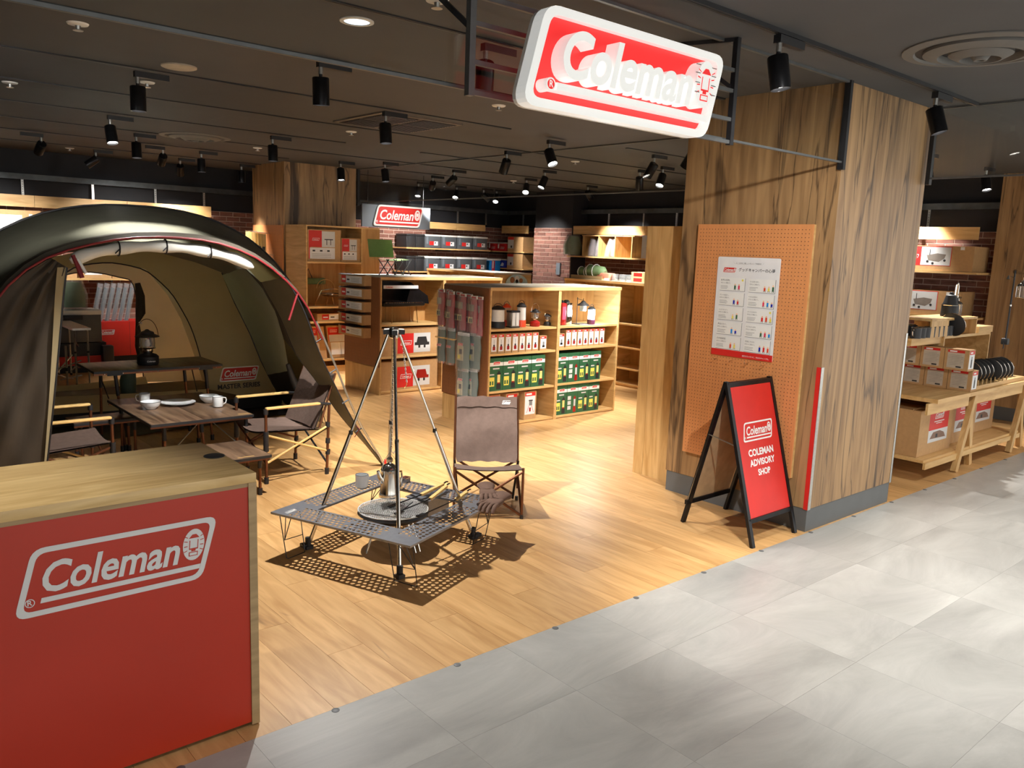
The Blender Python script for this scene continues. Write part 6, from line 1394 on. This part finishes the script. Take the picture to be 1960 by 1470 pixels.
for a, c in (((-.1, 0, .2), (.25, .3, .05)), ((-.1, 0, .05), (.25, .3, .35)), ((0, 0, .22), (.3, .1, .3)), ((.05, 0, .1), (.3, .1, .12))): b.tube([a, c], .009, m_alu, 6)
ob('cross_brace', b, t)
t = thing('stuff_sack', 'dark green stuff sack standing inside the tent behind the dish table', 'bag', (2.44, 8.9, .12)); b = B(); b.tube([(0, 0, 0), (0, 0, .04), (.0, 0, .2), (.01, 0, .28), (0, 0, .31)], [.05, .075, .08, .07, .04], m_gbag, 14); ob('sack', b, t); b = B(); b.tube([(.08*math.cos(q), .08*math.sin(q), .07) for q in [2*PI*i/14 for i in range(15)]], .008, m_black, 6); ob('strap', b, t)

# ---------------------------------------------------------------- trestle table at the right
t = thing('trestle_table', 'pine trestle table with slanted legs at the right edge', 'table', (7.0, 2.74, 0))
TZ = .715
b = B(); b.box(-.02, -.04, TZ-.035, .66, .9, TZ, m_pine); ob('tabletop', b, t); b = B(); b.box(.662, -.04, TZ-.035, 2.35, .9, TZ, m_pine); ob('tabletop', b, t)
b = B(); b.box(-.1, 0, TZ-.13, .75, .02, TZ-.036, m_pine); b.box(.85, .0, TZ-.13, 2.1, .02, TZ-.036, m_pine); b.box(-.1, .86, TZ-.13, 2.1, .88, TZ-.036, m_pine); ob('apron', b, t)
for xc in (.86, 2.18):
    for y in (.0, .82):
        for s_, dx in ((-1, -.25), (1, .17)):
            b = B(); b.bar((xc+.0, y+.02*(s_+1), TZ-.04), (xc+dx, y+.02*(s_+1), 0), .045, .06, m_pinez); ob('leg', b, t)
b = B(); b.box(-.02, .02, .16, .66, .85, .185, m_pine); ob('low_shelf', b, t); b = B(); b.box(.662, .02, .16, 2.2, .85, .185, m_pine); ob('low_shelf', b, t); b = B(); b.box(-.02, .0, .11, .66, .02, .165, m_pine); b.box(.662, .0, .12, 2.2, .02, .165, m_pine); ob('shelf_rail', b, t)
tr = [(.03, .06, 'nearest'), (.74, .12, 'middle'), (1.44, .20, 'rightmost')]
rp = None
for k, (x, y, nm) in enumerate(tr):
    lb = 'big tent carton with red badge print under the trestle table, %s' % nm
    if rp is None: rp = Rep(carton('tent_carton', lb, .68, .6, .40, f_tent, None, m_kraft, 'tent cartons under the table'))
    rp.put((7.0+x, 2.78+y, .187), 0, lb)
for k, (x, z) in enumerate(((.02, .60), (.7, .58))):
    b = B(); b.add([(x+.05, .1, z-.01), (x+.6, .1, z-.01), (x+.66, -.05, z+.04), (x-.02, -.05, z+.04)], [(0, 1, 2, 3)], m_kraft); b.box(x, .1, z-.02, x+.6, .105, z, m_kraft)
    ob('carton_flap', b, t, (0, .06, 0))
rp = None
for r_, (z, n) in enumerate(((TZ+.001, 5), (TZ+.191, 4))):
    for k in range(n):
        lb = 'small kraft carton in the %s row on the trestle table, %s from the right' % (('lower', 'upper')[r_], ORD[k])
        if rp is None: rp = Rep(carton('bottle_carton', lb, .13, .20, .185, f_bottle, s_text, m_kraft, 'small kraft cartons on the trestle table'))
        rp.put((7.70-.0-r_*.13+.0, 2.72+k*.205, z), 0, lb)
# their long faces look left: a second set of printed faces along the front
t2 = thing('display_crate', 'large open plywood crate standing on the trestle table', 'crate', (7.72, 3.0, TZ+.001))
for bx in ((0, 0, .44, 1.1, .45, .465), (0, 0, 0, .02, .45, .44), (1.08, 0, 0, 1.1, .45, .44), (0, .44, 0, 1.1, .45, .44)): b = B(); b.box(*bx, m_pine); ob('panel', b, t2)
b = B(); b.box(-.62, .02, .40, -.0, .43, .465, m_pine); ob('panel', b, t2)
t3 = thing('display_crate', 'small plywood crate on top of the large crate', 'crate', (7.72, 2.98, TZ+.468))
for bx in ((-.35, 0, .14, .66, .3, .16), (.0, 0, 0, .012, .3, .14), (.645, 0, 0, .66, .3, .14), (-.35, .0, .0, .0, .012, .14)): b = B(); b.box(*bx, m_pinez); ob('panel', b, t3)
rp = None
for k in range(8):
    lb = 'black enamel mug in the front row on the crate, %s from the left' % ORD[k]
    if rp is None:
        t = thing('black_mug', lb, 'mug', (0, 0, 0), 0, 'black mugs on the crate'); b = B(); b.lathe([(0, 0), (.042, 0), (.044, .09)], m_ink, n=18, cap=False); b.lathe([(.042, .09), (.04, .006), (0, .006)], m_ink, n=18, cap=False); ob('cup', b, t)
        b = B(); b.tube([(.044*math.cos(q), .044*math.sin(q), .091) for q in [2*PI*i/18 for i in range(19)]], .003, m_chrome, 5, False); ob('rim', b, t); b = B(); b.tube([(-.044, 0, .075), (-.068, 0, .06), (-.062, 0, .03), (-.044, 0, .02)], .005, m_chrome, 6); ob('handle', b, t); rp = Rep(t)
    rp.put((7.17+k*.094, 3.02, TZ+.467), 0, lb)
for k in range(3): dup(rp.r, (7.3+.1*k, 3.2, TZ+.467), 0, 'black mug in the rear row on the crate, %s from the left' % ORD[k])
for k in range(5): dup(rp.r, (8.62+.1*k, 2.86, TZ+.036), 0, 'black mug at the right end of the trestle table, %s from the left' % ORD[k])
# upright plates in wooden racks
t = thing('plate_rack', 'pine rack holding upright dark plates on the trestle table', 'rack', (7.86, 2.74, TZ+.001))
b = B(); b.box(0, 0, 0, 1.25, .1, .035, m_pine); ob('base', b, t)
b = B()
for k in range(8): b.box(.06+k*.1, .0, .035, .066+k*.1, .008, .085, m_pine)
ob('peg', b, t)
rp = None
for k in range(8):
    lb = 'dark enamel plate standing in the rack, %s from the left' % ORD[k]
    if rp is None:
        t = thing('dark_plate', lb, 'plate', (0, 0, 0), 0, 'dark plates in the rack'); b = B(); b.lathe([(0, 0), (.07, 0), (.11, .014), (.11, .017), (.07, .004), (0, .004)], m_ink, n=26, cap=False, T=Matrix.Rotation(R(72), 4, 'Y')); ob('disc', b, t); b = B(); b.tube([Matrix.Rotation(R(72), 4, 'Y') @ Vector((.11*math.cos(q), .11*math.sin(q), .0155)) for q in [2*PI*i/24 for i in range(25)]], .0025, m_chrome, 5, False); ob('rim', b, t); rp = Rep(t)
    rp.put((7.93+k*.095, 2.80+.04*(k < 4), TZ+.145), 0, lb)
dup(rp.r, (7.86, 3.0, TZ+.56), 0, 'single dark plate standing by the small crate', 'single plates')
# black kettle and glass lanterns
t = thing('black_kettle', 'tall black enamel kettle on the small crate', 'kettle', (8.02, 3.1, TZ+.63)); b = B(); b.lathe([(0, 0), (.075, 0), (.072, .1), (.06, .13), (.045, .19), (.02, .2), (.015, .22), (0, .225)], m_ink, n=24, cap=False); ob('body', b, t); b = B(); b.tube([(.06, 0, .18), (.1, 0, .17), (.1, 0, .08), (.07, 0, .05)], .007, m_ink, 7); ob('handle', b, t); b = B(); b.lathe([(.073, .1), (.075, .104), (.073, .108)], m_chrome, n=24); ob('band', b, t)
def glasslamp(label, x, y, z):
    t = thing('glass_lantern', label, 'lantern', (x, y, z)); b = B(); b.lathe([(.045, 0), (.05, .01), (.05, .1), (.04, .11)], m_jar, n=20, cap=False); ob('globe', b, t); b = B(); b.lathe([(.052, .105), (.045, .12), (.02, .135), (.015, .16)], m_chrome, n=18); b.tube([(.056*math.cos(q), .056*math.sin(q), -.004) for q in [2*PI*i/18 for i in range(19)]], .003, m_chrome, 5); ob('cap', b, t); b = B(); b.tube([(0, 0, .15), (.012, 0, .18), (0, 0, .2), (-.01, 0, .19)], .003, m_chrome, 5); b.tube([(.055, 0, 0), (.055, 0, .1)], .002, m_chrome, 5); b.tube([(-.055, 0, 0), (-.055, 0, .1)], .002, m_chrome, 5); ob('hook', b, t); return t
glasslamp('glass and chrome lantern hanging from the black clamp stand at the right edge', 9.02, 2.84, 1.53)
glasslamp('wrapped glass lantern behind the black kettle', 8.30, 3.15, TZ+.63)
t = thing('clamp_stand', 'slim black clamp stand with chrome arms on the trestle table', 'stand', (8.75, 2.84, TZ+.40)); b = B(); b.tube([(0, 0, 0), (.02, 0, .67)], .008, m_ink, 8); b.lathe([(.011, .33), (.011, .345)], m_chrome, c=(.01, 0, 0), n=10); ob('post', b, t); b = B(); b.bev(-.03, -.03, -.04, .03, .03, .02, .008, m_ink); b.tube([(-.03, 0, -.02), (-.03, 0, -.08)], .005, m_ink, 6); ob('clamp', b, t); b = B(); b.tube([(.02, 0, .66), (.24, 0, .64), (.27, 0, .65)], [.022, .006, .004], m_chrome, 8); b.tube([(.02, 0, .6), (-.14, 0, .62)], .005, m_chrome, 6); b.tube([(-.14, 0, .62), (-.15, 0, .585)], [.006, .016], m_chrome, 8); b.tube([(.27, 0, .65), (.27, 0, .62)], .003, m_chrome, 5); ob('arm', b, t)
t = thing('faucet_pump', 'silver tap pump at the back of the trestle table', 'pump', (8.42, 3.2, TZ+.63)); b = B(); b.tube([(0, 0, .0), (0, 0, .26), (-.02, 0, .3), (-.05, 0, .28), (-.07, 0, .12)], .009, m_chrome, 8); b.tube([(0, 0, .16), (.09, 0, .16)], .01, m_chrome, 8); ob('pipe', b, t)
t = thing('display_crate', 'pale pine block on the right end of the large crate', 'crate', (8.45, 2.98, TZ+.468)); b = B(); b.box(0, 0, 0, .35, .2, .06, m_pine); ob('block', b, t)
# shelves with wagon cartons on the right wall
t = thing('wall_shelf', 'upper right wall shelf under a wagon carton', 'shelf', (10.42, 5.4, 1.74), -PI/2); b = B(); b.box(0, 0, -.025, 1.62, .55, 0, m_pine); ob('board', b, t)
t = thing('wall_shelf', 'lower right wall shelf under a wagon carton', 'shelf', (10.42, 5.4, 1.20), -PI/2); b = B(); b.box(0, 0, -.025, 1.62, .55, 0, m_pine); ob('board', b, t)
for z, nm, y in ((1.742, 'upper', 4.62), (1.202, 'lower', 4.72)):
    c_ = carton('wagon_carton', 'kraft carton picturing a folding wagon on the %s right wall shelf' % nm, .78, .45, .30, f_wagon, None); c_.location = (10.44, y, z); c_.rotation_euler = (0, 0, -PI/2)
c_ = carton('small_carton', 'small white carton with red ends behind the dark plates', .07, .1, .22, f_bottle, None, m_whitep); c_.location = (8.95, 3.1, TZ+.001);
